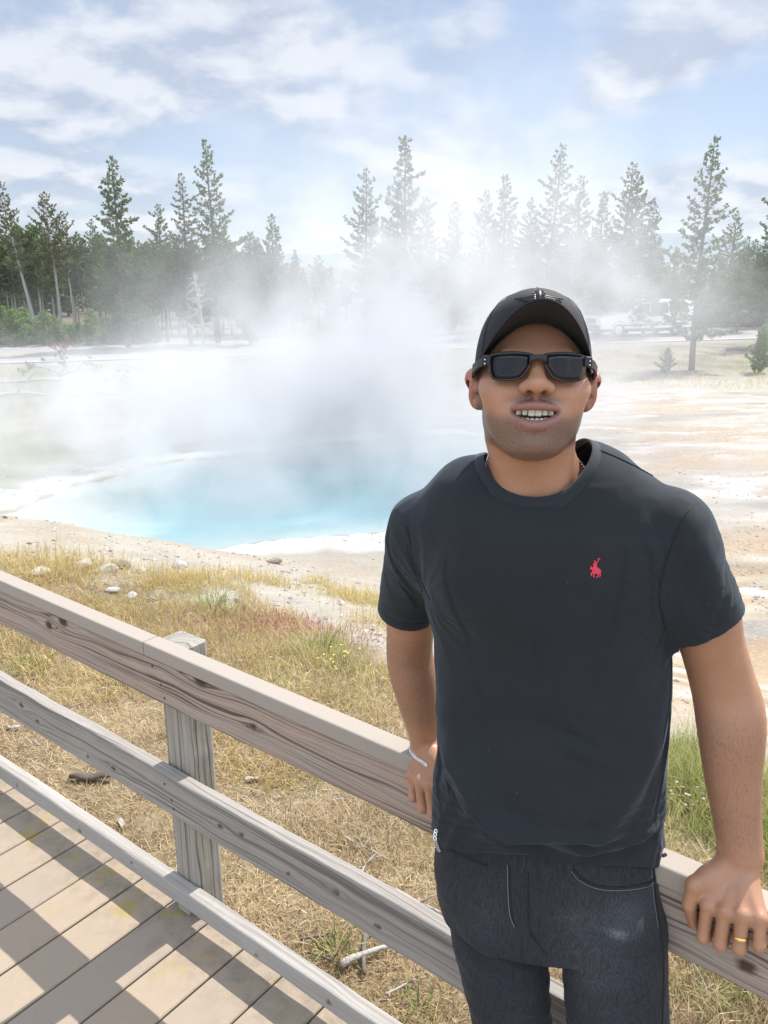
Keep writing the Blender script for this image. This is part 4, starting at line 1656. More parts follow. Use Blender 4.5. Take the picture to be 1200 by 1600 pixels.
# embroidered red emblem: a mounted player with a raised mallet
RM, q = material('red_embroidery')
co = q.n('ShaderNodeTexCoord').outputs['Object']
q.bsdf(q.mix(q.noise(co, 1800, 2), (.55, .025, .05), (.72, .05, .085)), .7)
emb_polys = [
    [(926, 886), (931, 885), (936, 888), (937.5, 893), (934, 896), (929, 896), (925, 893.5)],                        # horse body
    [(926, 887), (923.5, 884), (921.5, 887.5), (922.5, 890.5), (924.5, 889.5), (927, 893)],                          # horse head and neck
    [(936, 888), (939, 891), (938.7, 895.5), (937.3, 891.8)],                                                        # tail
    [(925, 893), (922.3, 896.5), (924, 900.5), (925.2, 900), (924.3, 897), (928, 895)],                              # fore leg
    [(928, 895.5), (926.8, 899), (927.6, 902.8), (928.9, 902.4), (928.4, 899), (930.5, 895.5)],
    [(933, 895.5), (933.3, 899), (931.3, 902.6), (932.6, 903), (935, 899.3), (936, 895)],                            # hind legs
    [(935.2, 895), (937.2, 898), (935.8, 901.3), (937, 901.6), (938.6, 898), (937.4, 893.5)],
    [(927, 887), (926.3, 881.5), (928.5, 878.8), (931.5, 880.2), (932.2, 884.5), (931.5, 890), (929.5, 893.5), (927.8, 892)],  # rider
    [(928.0, 878.6), (927.6, 876.4), (929.4, 875.4), (930.9, 876.7), (930.4, 878.7)],                                # helmet
    [(930.8, 880.5), (933.6, 875.8), (934.5, 876.5), (932, 882)],                                                    # arm
    [(932.6, 877.2), (935.6, 872.2), (936.4, 872.7), (933.5, 877.7)],                                                # mallet
    [(933.2, 872.0), (937.6, 872.3), (937.5, 873.6), (933.2, 873.3)]]
eb = MB()
for pl in emb_polys:
    top_ = [on_surf(shirt_t, a, b + 0, .0012) for a, b in pl]
    bot_ = [on_surf(shirt_t, a, b + 0, .0001) for a, b in pl]
    n_ = len(pl)
    if any(p is None for p in top_ + bot_):
        continue
    ctr = np.mean(top_, 0)
    eb.add(np.array(top_ + bot_ + [ctr]), [(i, (i + 1) % n_, 2 * n_) for i in range(n_)] + [(i, n_ + i, n_ + (i + 1) % n_, (i + 1) % n_) for i in range(n_)])
eb.build('emblem', RM, shirt)

# ------------------------------------------------------------------ jeans
JH = 0.0036
J_ = Field((-0.14, 0.70, -0.02), (0.66, 1.42, 1.06), JH)
jr = [  # py, pxL, pxR, yL, yR, half thickness
    (1200, 696, 1022, 1.235, 1.165, .100), (1300, 684, 1032, 1.225, 1.16, .108), (1350, 679, 1037, 1.22, 1.155, .117), (1400, 683, 1041, 1.215, 1.15, .122), (1432, 692, 1042, 1.205, 1.14, .118)]
jt = []
for py, l, r_, yl, yr, th_ in jr:
    a, b = W_(l, py, yl), W_(r_, py, yr)
    c = (a + b) / 2
    jt.append([c[2], c[0], c[1], np.hypot(*(b - a)[:2]) / 2, th_, math.atan2((b - a)[1], (b - a)[0])])
jt = np.array(jt)[::-1]
torso_field(J_, jt, jt[0, 0] + .004, jt[-1, 0] + .02, .01, 0, 2.5)
hipR, hipL = W_(776, 1435, 1.185), W_(955, 1430, 1.125)
kR, kL = W_(803, 1612, 1.110), W_(965, 1612, 1.065)
anR, anL = np.array([kR[0] + .00, 1.02, .10]), np.array([kL[0] + .02, .985, .10])
knR, knL = lerp(kR, anR, .30) + np.array([0, -.02, 0]), lerp(kL, anL, .30) + np.array([0, -.02, 0])
print('jeans', hipR, kR, anR)
limb(J_, [row(hipR, .083), row(lerp(hipR, kR, .45), .0735), row(kR, .0640), row(knR, .064), row(lerp(knR, anR, .4), .066), row(anR, .060)], .010)
limb(J_, [row(hipL, .085), row(lerp(hipL, kL, .45), .0825), row(kL, .0800), row(knL, .070), row(lerp(knL, anL, .4), .067), row(anL, .060)], .010)
Vj, Fj = J_.mesh()
Vj = relax(Vj, Fj, 4, .5)
Nj = vert_normals(Vj, Fj)
Dj = np.zeros(len(Vj))
for (px, py, dx_, dz_, wd, ln, am, cv) in [
    (740, 1430, 1, -.55, .008, .08, .0045, 0), (760, 1470, 1, -.62, .009, .09, .0050, 0), (790, 1510, 1, -.6, .009, .07, .0048, 0), (730, 1400, 1, -.35, .007, .06, .0030, 0),
    (900, 1455, -1, -.25, .007, .05, .0026, 0), (850, 1445, -.7, -1, .006, .05, .0035, 0), (960, 1490, -1, -.5, .010, .08, .0026, 0), (1020, 1470, -.4, -1, .008, .05, .0030, 0),
    (820, 1560, 1, -.35, .009, .06, .0035, 0), (900, 1545, -1, -.30, .010, .07, .0028, 0), (770, 1540, 1, -.45, .008, .08, .0030, 0), (1005, 1545, -.6, -1, .008, .05, .0026, 0),
    (815, 1470, .5, -1, .007, .04, .0045, 0)]:
    yy = float(np.interp(px, [680, 770, 860, 960, 1040], [1.19, 1.10, 1.05, 1.03, 1.10]))
    Dj += fold(Vj, W_(px, py, yy), (dx_, -.05, dz_), wd * 1.2, ln, am, cv)
Dj += (fbm(Vj * [9, 9, 4], 1.0, 3, 91) - .5) * .007
rid = 1 - np.abs(2 * fbm(Vj * [16, 16, 30], 1.0, 2, 94) - 1)
Dj += (rid - .8) * .006 * np.exp(-((Vj[:, 2] - .45) / .12) ** 2)
Dj += (rid - .8) * .0025
Vj = Vj + Nj * Dj[:, None]
Vj, Fj = hem_cut(Vj, Fj, [lambda V_: .055 - V_[:, 2], lambda V_: V_[:, 2] - (jt[-1, 0] - .01)], JH)
DN, q = material('black_denim')
co = q.n('ShaderNodeTexCoord').outputs['Object']
ox, oy, oz = q.sep(co)
slub = q.noise(q.v('MULTIPLY', co, (1, 1, .035)), 650, 2, .6)
slub2 = q.noise(q.v('MULTIPLY', co, (1, 1, .10)), 170, 3, .6)
tw = q.noise(q.v('MULTIPLY', co, (1, 1, 1)), 1500, 1, .5)
bl = q.noise(co, 9, 4, .6)
wr = q.attr('wear')[2]
c_ = q.mix(q.rng(slub, .25, .78), (0.0105, 0.0112, 0.0135), (0.040, 0.0415, 0.048))
c_ = q.mix(q.rng(slub2, .40, .70, 0, .25), c_, (0.045, 0.048, 0.057))
c_ = q.mix(q.rng(bl, .35, .6, .35, 0), c_, (0.010, 0.012, 0.017))
c_ = q.mix(q.m('MULTIPLY', wr, q.rng(slub, .3, .65, .2, 1)), c_, (0.15, 0.155, 0.17))
q.bsdf(c_, .88, q.bump(q.m('ADD', slub, q.m('MULTIPLY', tw, .6)), .22, .0010), Sheen_Weight=.05, Specular_IOR_Level=.2)
jtree = bvh_of(Vj, Fj)
wear = np.zeros(len(Vj))
for (px, py, rx, rz, am) in ((965, 1460, .014, .005, 1.0), (985, 1430, .035, .030, .28), (930, 1500, .05, .09, .20), (760, 1440, .05, .07, .10), (1025, 1400, .02, .05, .25), (905, 1440, .03, .02, .15)):
    c = on_surf(jtree, px, py, 0)
    if c is not None:
        wear += am * np.exp(-(((Vj - c) / np.array([rx, .05, rz])) ** 2).sum(1))
jeans = obj('jeans', mesh_data('jeans', Vj, Fj, DN, True, attrs={'wear': np.clip(wear, 0, 1)}), person, label='faded black denim jeans')
solidify(jeans, .0018)
JS, q = material('denim_seam')
q.bsdf((.008, .009, .012), .85)
JT, q = material('denim_worn_ridge')
q.bsdf((.16, .165, .18), .85)
seam(jtree, [(896, 1358), (910, 1372), (935, 1384), (975, 1386), (1010, 1380), (1022, 1372)], 'pocket_edge', JS, jeans, .0016)
seam(jtree, [(892, 1361), (907, 1377), (935, 1389), (975, 1391), (1010, 1386), (1022, 1379)], 'pocket_stitch', JT, jeans, .0005)
seam(jtree, [(793, 1352), (794, 1400), (797, 1430), (804, 1449)], 'fly_edge', JT, jeans, .0007)
seam(jtree, [(796, 1352), (797, 1400), (800, 1430), (806, 1448)], 'fly_seam', JS, jeans, .0013)
seam(jtree, [(826, 1362), (826, 1410), (827, 1450), (842, 1475), (855, 1492)], 'fly_stitch', JS, jeans, .0008)
seam(jtree, [(1020, 1345), (1024, 1400), (1031, 1450), (1036, 1500), (1036, 1560), (1034, 1600)], 'side_seam', JS, jeans, .0013)
seam(jtree, [(1017, 1345), (1021, 1400), (1028, 1450)], 'side_stitch', JT, jeans, .0005)
seam(jtree, [(690, 1320), (720, 1336), (760, 1352)], 'pocket_edge', JS, jeans, .0015)
bl_ = MB()
for (px, py) in ((1036, 1352),):
    p = at_dist(px, py, 1.125)
    bl_.box(p, (.010, .006, .045), Matrix.Rotation(.5, 3, 'Z'), .0015)
bl_.build('belt_loop', DN, jeans)
# shoes on the planks
SHM, q = material('dark_shoe')
q.bsdf((.02, .02, .022), .6)
SOM, q = material('pale_sole')
q.bsdf((.55, .55, .53), .6)
for an in (anR, anL):
    fld = Field((an[0] - .10, an[1] - .26, -.01), (an[0] + .10, an[1] + .14, .16), .004)
    fld.capsule((an[0], an[1] + .03, .05), (an[0] + (.02 if an is anL else -.02), an[1] - .15, .040), .046, .040, .01, flat=((0, 0, 1), 1.1))
    fld.capsule((an[0], an[1] + .02, .05), (an[0], an[1] + .0, .11), .045, .042, .03)
    vv, ff = fld.mesh()
    vv[:, 2] = np.maximum(vv[:, 2], .012)
    sh = obj('shoe', mesh_data('shoe', vv, ff, SHM, True), person)
    b = MB()
    dx_ = .02 if an is anL else -.02
    prof = []
    for t in np.linspace(0, 2 * math.pi, 28, endpoint=False):
        prof.append((an[0] + .047 * math.sin(t) + dx_ * (.5 - .5 * math.cos(t)), an[1] - .06 + .142 * math.cos(t)))
    n_ = len(prof)
    b.add([(x, y, .001) for x, y in prof] + [(x, y, .022) for x, y in prof], [tuple(range(n_))[::-1], tuple(range(n_, 2 * n_))] + [(i, (i + 1) % n_, n_ + (i + 1) % n_, n_ + i) for i in range(n_)])
    b.build('sole', SOM, sh)

# ------------------------------------------------------------------ cap, sunglasses, jewellery (each its own thing)
CM, q = material('black_cap_twill')
co = q.n('ShaderNodeTexCoord').outputs['Object']
tw = q.noise(co, 1300, 2, .6)
q.bsdf(q.mix(q.noise(co, 60, 3), (.0050, .0052, .0066), (.0095, .010, .0125)), .8, q.bump(tw, .35, .0008), Sheen_Weight=.03)
cap = empty('cap', tuple(hp(0, .02, .06)), label='black baseball cap with an embossed winged badge, worn by the man', category='cap')
Icap = Matrix.Translation(-Vector(cap.location))


def head_part(name, V_, F_, mat, parent, smooth=True, **kw):
    o = obj(name, mesh_data(name, V_, F_, mat, smooth, **kw), parent)
    o.matrix_parent_inverse = Matrix.Translation(-Vector(parent.location)) if parent.type == 'EMPTY' else Matrix.Identity(4)
    return o


# crown: rings from the band up to the button, in the head frame
cr_rings = [(f_ * .0565, s_) for f_, s_ in [(-.06, .995), (.0, 1.0), (.13, .995), (.28, .972), (.42, .93), (.55, .87), (.67, .79), (.78, .68), (.87, .54), (.94, .37), (.985, .17), (1.0, .02)]]
NC = 72
cv = []
cc0 = np.array([0, .014, .086])


def crown_pt(phi, hz, sc):
    # phi measured from the front (0) round
    ax_, ayf, ayb = .0785, .0950, .1010
    x = ax_ * sc * math.sin(phi)
    y = -(ayf if math.cos(phi) > 0 else ayb) * sc * math.cos(phi)
    # band dips behind the ears and rises at the front
    z = hz
    z += (1 - min(1, max(0, hz / .0565))) ** 1.3 * -.064 * (min(1, abs(math.sin(phi)) / .97) ** 1.9 if math.cos(phi) > 0 else 1)
    z -= .0012 * math.exp(-(math.sin(3 * phi) / .05) ** 2) * (1 if hz > .01 else 0)    # panel seams
    fr = max(0, math.cos(phi))
    z += fr ** 2 * .004 * math.sin(math.pi * min(1, max(0, hz / .09)))
    return hp(*(cc0 + np.array([x, y + .012 * max(0, hz - .05) / .05 * 0, z])))


for hz_, sc in cr_rings:
    for i in range(NC):
        cv.append(crown_pt(2 * math.pi * i / NC, hz_, sc))
Fcr = [(r_ * NC + i, r_ * NC + (i + 1) % NC, (r_ + 1) * NC + (i + 1) % NC, (r_ + 1) * NC + i) for r_ in range(len(cr_rings) - 1) for i in range(NC)]
Fcr.append(tuple((len(cr_rings) - 1) * NC + i for i in range(NC)))
crown = head_part('crown', np.array(cv), Fcr, CM, cap)
sd2 = crown.modifiers.new('smooth', 'SUBSURF')
sd2.levels = sd2.render_levels = 2
solidify(crown, .002)
sb_ = MB()
for kq in range(6):
    phi = kq * math.pi / 3 + math.pi / 6 * 0
    pts = [crown_pt(phi, a_, b_ * 1.004) + HR @ np.array([0, 0, .0012]) for a_, b_ in cr_rings[1:]]
    sb_.tube(spline(pts, 3), .0005, 6)
sb_.build('seam', SEM, crown)
# brim
bv, NB_, MB_ = [], 33, 12
bphi = math.radians(70)
for side in (0, 1):
    for j in range(MB_ + 1):
        t = -.16 + 1.16 * j / MB_
        for i in range(NB_):
            ph = -bphi + 2 * bphi * i / (NB_ - 1)
            u = math.sin(ph) / math.sin(bphi)               # -1..1 across
            x0, y0_ = .0785 * math.sin(ph), -.0950 * math.cos(ph)
            ext = .0700 * (1 - abs(u) ** 2.6) ** .75
            x = x0 * (1 + .02 * t)
            y = y0_ - ext * t
            z = .002 - .0520 * abs(u) ** 1.9 + .017 * t * (1 - u * u) - .005 * t * t - .006 * t * u * u
            z += -.0026 * side
            if t == 1:
                z += .0013 * (-1 if side == 0 else 1)
            bv.append(hp(*(cc0 + np.array([x, y, z]))))
nbv = NB_ * (MB_ + 1)
Fb = []
for j in range(MB_):
    for i in range(NB_ - 1):
        q0 = (j * NB_ + i, j * NB_ + i + 1, (j + 1) * NB_ + i + 1, (j + 1) * NB_ + i)
        Fb.append(q0)
        Fb.append(tuple(nbv + w_ for w_ in q0[::-1]))
for i in range(NB_ - 1):
    a_ = MB_ * NB_ + i
    Fb.append((a_, a_ + 1, nbv + a_ + 1, nbv + a_))
    Fb.append((i + 1, i, nbv + i, nbv + i + 1))
brim = head_part('brim', np.array(bv), Fb, CM, cap)
tb = MB()
b_ = np.array(bv)
for j in (3, 5, 7, 9, 11):
    tb.tube([b_[nbv + j * NB_ + i] - (HR @ np.array([0, 0, .0002])) for i in range(1, NB_ - 1)], .00018, 5)
    tb.tube([b_[j * NB_ + i] + (HR @ np.array([0, 0, .0002])) for i in range(1, NB_ - 1)], .0005, 5)
tb.build('stitching', SEM, brim)
bt_ = MB()
bt_.tube([hp(*(cc0 + np.array([0, 0, .0555]))), hp(*(cc0 + np.array([0, 0, .0600])))], [.007, .005], 12)
bt_.build('button', CM, crown)
# winged badge, embossed black on the front of the crown
BM, q = material('black_badge')
q.bsdf((.010, .010, .013), .35, Metallic=.2)
bd = MB()
def on_crown(u, v_):
    """u across (m), v up the front of the crown (m)"""
    zt = np.array([a_ for a_, b_ in cr_rings])
    st_ = np.array([b_ for a_, b_ in cr_rings])
    sc = float(np.interp(v_, zt, st_))
    ph = math.asin(max(-1, min(1, u / (.08 * sc + 1e-6))))
    return crown_pt(ph, v_, sc * 1.015) + HR @ np.array([0, -.001, .001])
for sx in (-1, 1):
    for kf, (u1, v0_, v1_) in enumerate(((.0300, .0305, .0325), (.0260, .0280, .0295), (.0210, .0255, .0268), (.0150, .0235, .0240))):
        pts = [on_crown(sx * u_, v0_ + (v1_ - v0_) * (u_ / u1) ** 2 - .002 * math.sin(math.pi * u_ / u1)) for u_ in np.linspace(.004, u1, 9)]
        bd.tube(pts, np.linspace(.0022, .0010, 9), 7)
bd.tube([on_crown(0, v_) for v_ in (.0225, .026, .030, .034, .0375)], [.003, .0045, .0045, .0050, .0030], 10)
bd.tube([on_crown(0.007 * math.sin(a_), .0345 + .0035 * math.cos(a_)) for a_ in np.linspace(-1.9, 1.9, 12)], .0010, 6)
bd.build('badge', BM, crown, smooth=True)

# sunglasses
GF, q = material('matte_black_frame')
q.bsdf((.012, .0125, .014), .42)
GL, q = material('dark_lens')
co = q.n('ShaderNodeTexCoord').outputs['Object']
q.bsdf((.012, .009, .011), .03, Specular_IOR_Level=.35)
MTL, q = material('polished_silver')
q.bsdf((.80, .80, .80), .22, Metallic=1.0)
gl = empty('sunglasses', tuple(hp(0, -.09, .02)), label='rectangular matte black wraparound sunglasses on the face of the man', category='sunglasses')


def gpt(x, z, out=0.0):
    """the curved front of the glasses in the head frame"""
    return hp(x, -.0985 - out + 4.6 * x * x + 26 * abs(x) ** 3 * .6, z)


def lens_outline(sx, grow=0.0):
    pts = [(.0085, .0335), (.022, .0365), (.040, .0368), (.053, .0358), (.0580, .0325), (.0580, .0200), (.0565, .0105), (.0525, .0040), (.043, .0018), (.030, .0018), (.0205, .0045), (.0140, .0125), (.0095, .0230)]
    P = smooth_closed(np.array(pts), 5)
    c = P.mean(0)
    d = P - c
    P = c + d * (1 + grow / np.linalg.norm(d, axis=1)[:, None])
    P[:, 0] *= sx
    return P


for sx in (-1, 1):
    o_ = lens_outline(sx)
    c = o_.mean(0)
    V_, F_ = [gpt(*c)], []
    n_ = len(o_)
    for ring_ in (.33, .66, 1.0):
        for p in o_:
            V_.append(gpt(*(c + (p - c) * ring_)))
    for i in range(n_):
        i2 = (i + 1) % n_
        F_.append((0, 1 + i, 1 + i2))
        for r_ in (0, 1):
            F_.append((1 + r_ * n_ + i, 1 + (r_ + 1) * n_ + i, 1 + (r_ + 1) * n_ + i2, 1 + r_ * n_ + i2))
    L_ = head_part('lens', np.array(V_), F_, GL, gl)
    solidify(L_, .0018)
    # rim round the lens
    sec_ = [(-.0012, .0010), (-.0006, .0018), (.0012, .0018), (.0018, .0008), (.0018, -.0020), (-.0006, -.0022)]
    V_ = []
    for g_, o2 in sec_:
        oo = lens_outline(sx, g_ * (1.0))
        for p, p0 in zip(oo, o_):
            ex = 1.0 + .9 * sstep(p0[1], .024, .033)
            pp_ = p0 + (p - p0) * (ex if g_ > 0 else 1)
            V_.append(gpt(pp_[0], pp_[1], o2))
    m_ = len(sec_)
    F_ = [(a_ * n_ + i, a_ * n_ + (i + 1) % n_, ((a_ + 1) % m_) * n_ + (i + 1) % n_, ((a_ + 1) % m_) * n_ + i) for a_ in range(m_) for i in range(n_)]
    head_part('rim', np.array(V_), F_, GF, gl)
    # hinge block and temple arm
    V_ = []
    path = [(.0600, -.076, .0290, .0058), (.0650, -.070, .0288, .0060), (.0720, -.054, .0275, .0055), (.0785, -.030, .0230, .0065), (.0790, -.010, .0195, .0050), (.0790, .006, .0150, .0040), (.0780, .020, .002, .0035)]
    for (x, y, z, hh_) in path:
        for dx_, dzq in ((-.0018, -1), (.0018, -1), (.0018, 1), (-.0018, 1)):
            V_.append(hp(sx * (x + dx_), y, z + dzq * hh_))
    F_ = [(a_ * 4 + j, a_ * 4 + (j + 1) % 4, (a_ + 1) * 4 + (j + 1) % 4, (a_ + 1) * 4 + j) for a_ in range(len(path) - 1) for j in range(4)] + [(3, 2, 1, 0), tuple((len(path) - 1) * 4 + j for j in range(4))]
    head_part('temple', np.array(V_), F_, GF, gl, False)
    rv = MB()
    for zz in (.0300, .0245):
        rv.ball = None
        c_ = gpt(sx * .0645, zz, .0045)
        rv.tube([c_, c_ + HR @ np.array([0, -.0010, 0])], .0009, 8)
    o = rv.build('rivet', MTL, gl)
    o.matrix_parent_inverse = Matrix.Translation(-Vector(gl.location))
V_, F_ = [], []
for a_ in range(7):
    for b2 in range(4):
        x = -.0105 + .0035 * a_
        z = .0265 + .0030 * b2 + (.0010 - 8 * x * x) * (b2 < 3) - .0008 * (b2 == 3) + (.0045 * (abs(x) / .0105) ** 2 * -1 if b2 == 0 else 0)
        V_.append(gpt(x, z, .0028))
for a_ in range(6):
    for b2 in range(3):
        F_.append((a_ * 4 + b2, (a_ + 1) * 4 + b2, (a_ + 1) * 4 + b2 + 1, a_ * 4 + b2 + 1))
solidify(head_part('bridge', np.array(V_), F_, GF, gl), .0045, 0)
for sx in (-1, 1):
    e_ = MB()
    e_.box(gpt(sx * .0625, .0293, .0006), (.0135, .0045, .0135), Matrix(HR.tolist()) @ Matrix.Rotation(sx * .75, 3, 'Z'), .0014)
    o = e_.build('end_piece', GF, gl)
    o.matrix_parent_inverse = Matrix.Translation(-Vector(gl.location))


def chain_on(tree, path_pts, name, mat, link=.0042, rad=.0009, lift=.0012, **kw):
    """curb chain of short oval links along world points"""
    P = np.array(path_pts)
    seg = np.concatenate([[0], np.cumsum(np.linalg.norm(np.diff(P, axis=0), axis=1))])
    n_ = int(seg[-1] / link)
    b = MB()
    for i in range(n_):
        s0, s1 = seg[-1] * i / n_, seg[-1] * (i + 1.25) / n_
        a_ = np.array([np.interp(s0, seg, P[:, k]) for k in range(3)])
        c_ = np.array([np.interp(s1, seg, P[:, k]) for k in range(3)])
        d = (c_ - a_) / (np.linalg.norm(c_ - a_) + 1e-9)
        sd_ = np.cross(d, np.array([.3, -1, .4]))
        sd_ /= np.linalg.norm(sd_)
        tw_ = np.cross(sd_, d)
        w_ = link * .42
        ring_ = []
        for t in np.linspace(0, 2 * math.pi, 9):
            ring_.append((a_ + c_) / 2 + d * math.cos(t) * np.linalg.norm(c_ - a_) / 2 + (sd_ * .9 + tw_ * .35) * math.sin(t) * w_)
        b.tube(ring_, rad, 5, caps=False)
    me = b.mesh(name, mat, True)
    return obj(name, me, **kw)


body_t = bvh_of(V, F)
nk = []
for t in np.linspace(0, 2 * math.pi, 90):
    d = np.array([math.cos(t), math.sin(t), 0])
    c = nb2 + np.array([0, .01, .058 + .050 * math.sin(t) - .065 * max(0, -math.sin(t))])
    h_, n_, i_, d_ = body_t.ray_cast(Vector(c + d * .16), Vector(-d))
    if h_ is not None and np.linalg.norm(np.array(h_) - c) < .13:
        nk.append(np.array(h_) + d * .0015)
necklace = chain_on(None, nk + nk[:1], 'necklace', MTL, .0046, .0009, label='thin silver chain necklace tucked under the collar of the man', category='necklace')
# bracelet round his right wrist
fd = (A['wR'] - A['eR']) / np.linalg.norm(A['wR'] - A['eR'])
bc = A['wR'] - fd * .004
sa = np.cross(fd, [0, 0, 1.0])
sa /= np.linalg.norm(sa)
sb2 = np.cross(fd, sa)
bp = []
for t in np.linspace(0, 2 * math.pi, 50):
    d = sa * math.cos(t) + sb2 * math.sin(t)
    h_, n_, i_, d_ = body_t.ray_cast(Vector(bc + d * .07), Vector(-d))
    bp.append(np.array(h_) + d * .0012 if h_ is not None else bc + d * .028)
chain_on(None, bp, 'bracelet', MTL, .0062, .0014, label='silver chain bracelet on the wrist beside the hanging shirt edge', category='bracelet')
# ring on the ring finger of his left hand
GOLD, q = material('gold')
q.bsdf((.85, .58, .22), .22, Metallic=1.0)
ra, rb = mc[2], pp[2]
rc = lerp(ra, rb, .66)
fd = (rb - ra) / np.linalg.norm(rb - ra)
sa = np.cross(fd, [0, 0, 1.0])
sa /= np.linalg.norm(sa)
sb2 = np.cross(fd, sa)
g_ = MB()
for off in (-.0016, .0016):
    g_.tube([rc + fd * off + (sa * math.cos(t) + sb2 * math.sin(t)) * .0102 for t in np.linspace(0, 2 * math.pi, 33)], .0012, 8, caps=False)
g_.tube([rc + (sa * math.cos(t) + sb2 * math.sin(t)) * .0100 for t in np.linspace(0, 2 * math.pi, 33)], .0017, 8, caps=False)
g_.build('ring', GOLD, smooth=True, label='gold wedding ring on the hand that grips the cap board', category='ring')
# key chain at the pocket
kc = chain_on(None, [on_surf(jtree, 690, 1330, .004) if on_surf(jtree, 690, 1330, .004) is not None else at_dist(680, 1310, 1.16), at_dist(680, 1314, 1.150), at_dist(679, 1304, 1.155), at_dist(682, 1296, 1.16)], 'key_chain', MTL, .0060, .0012,
              label='silver key clip peeking out at the jeans pocket beside the hand', category='key chain')
# ------------------------------------------------------------------ trees
BK, q = material('pine_bark')
co = q.n('ShaderNodeTexCoord').outputs['Object']
q.bsdf(q.mix(q.noise(q.v('MULTIPLY', co, (1, 1, .25)), 14, 5, .7), (.075, .06, .05), (.20, .17, .145)), .9, q.bump(q.noise(q.v('MULTIPLY', co, (1, 1, .3)), 40, 4), .6, .01))
BD, q = material('grey_dead_wood')
co = q.n('ShaderNodeTexCoord').outputs['Object']
q.bsdf(q.mix(q.noise(q.v('MULTIPLY', co, (1, 1, .3)), 22, 5, .7), (.24, .22, .20), (.46, .43, .40)), .85, q.bump(q.noise(co, 80, 3), .5, .004))


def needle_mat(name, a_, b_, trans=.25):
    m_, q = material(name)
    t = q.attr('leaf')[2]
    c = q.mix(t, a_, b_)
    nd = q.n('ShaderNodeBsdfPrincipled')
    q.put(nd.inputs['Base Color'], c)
    nd.inputs['Roughness'].default_value = .75
    tl = q.n('ShaderNodeBsdfTranslucent')
    q.put(tl.inputs['Color'], q.mix(.35, c, (a_[0] * 1.5, a_[1] * 1.6, a_[2])))
    mx = q.n('ShaderNodeMixShader')
    mx.inputs[0].default_value = trans
    q.t.links.new(nd.outputs[0], mx.inputs[1])
    q.t.links.new(tl.outputs[0], mx.inputs[2])
    o_ = q.n('ShaderNodeOutputMaterial')
    q.t.links.new(mx.outputs[0], o_.inputs[0])
    return m_


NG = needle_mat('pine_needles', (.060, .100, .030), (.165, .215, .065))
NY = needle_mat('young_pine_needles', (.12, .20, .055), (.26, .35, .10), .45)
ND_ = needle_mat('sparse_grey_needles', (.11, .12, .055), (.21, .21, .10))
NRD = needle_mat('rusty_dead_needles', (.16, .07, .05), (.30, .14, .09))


def tufts(C_, Dr, size, per, rng, w=.22):
    """needle clumps: at every centre a spray of slim blades around its branch direction"""
    n = len(C_)
    Cn = np.repeat(C_, per, 0)
    D = np.repeat(Dr, per, 0) + rng.normal(0, .62, (n * per, 3))
    D[:, 2] += .18
    D /= np.linalg.norm(D, axis=1)[:, None] + 1e-9
    S = np.cross(D, rng.normal(0, 1, (n * per, 3)))
    S /= np.linalg.norm(S, axis=1)[:, None] + 1e-9
    L = (np.repeat(size, per) * rng.uniform(.6, 1.25, n * per))[:, None]
    st = Cn + rng.normal(0, 1, (n * per, 3)) * L * .10
    a = st
    b = st + D * L * .5 + S * L * w
    c = st + D * L
    d = st + D * L * .5 - S * L * w
    V = np.stack([a, b, c, d], 1).reshape(-1, 3)
    F = np.arange(n * per * 4).reshape(-1, 4)
    return V, F


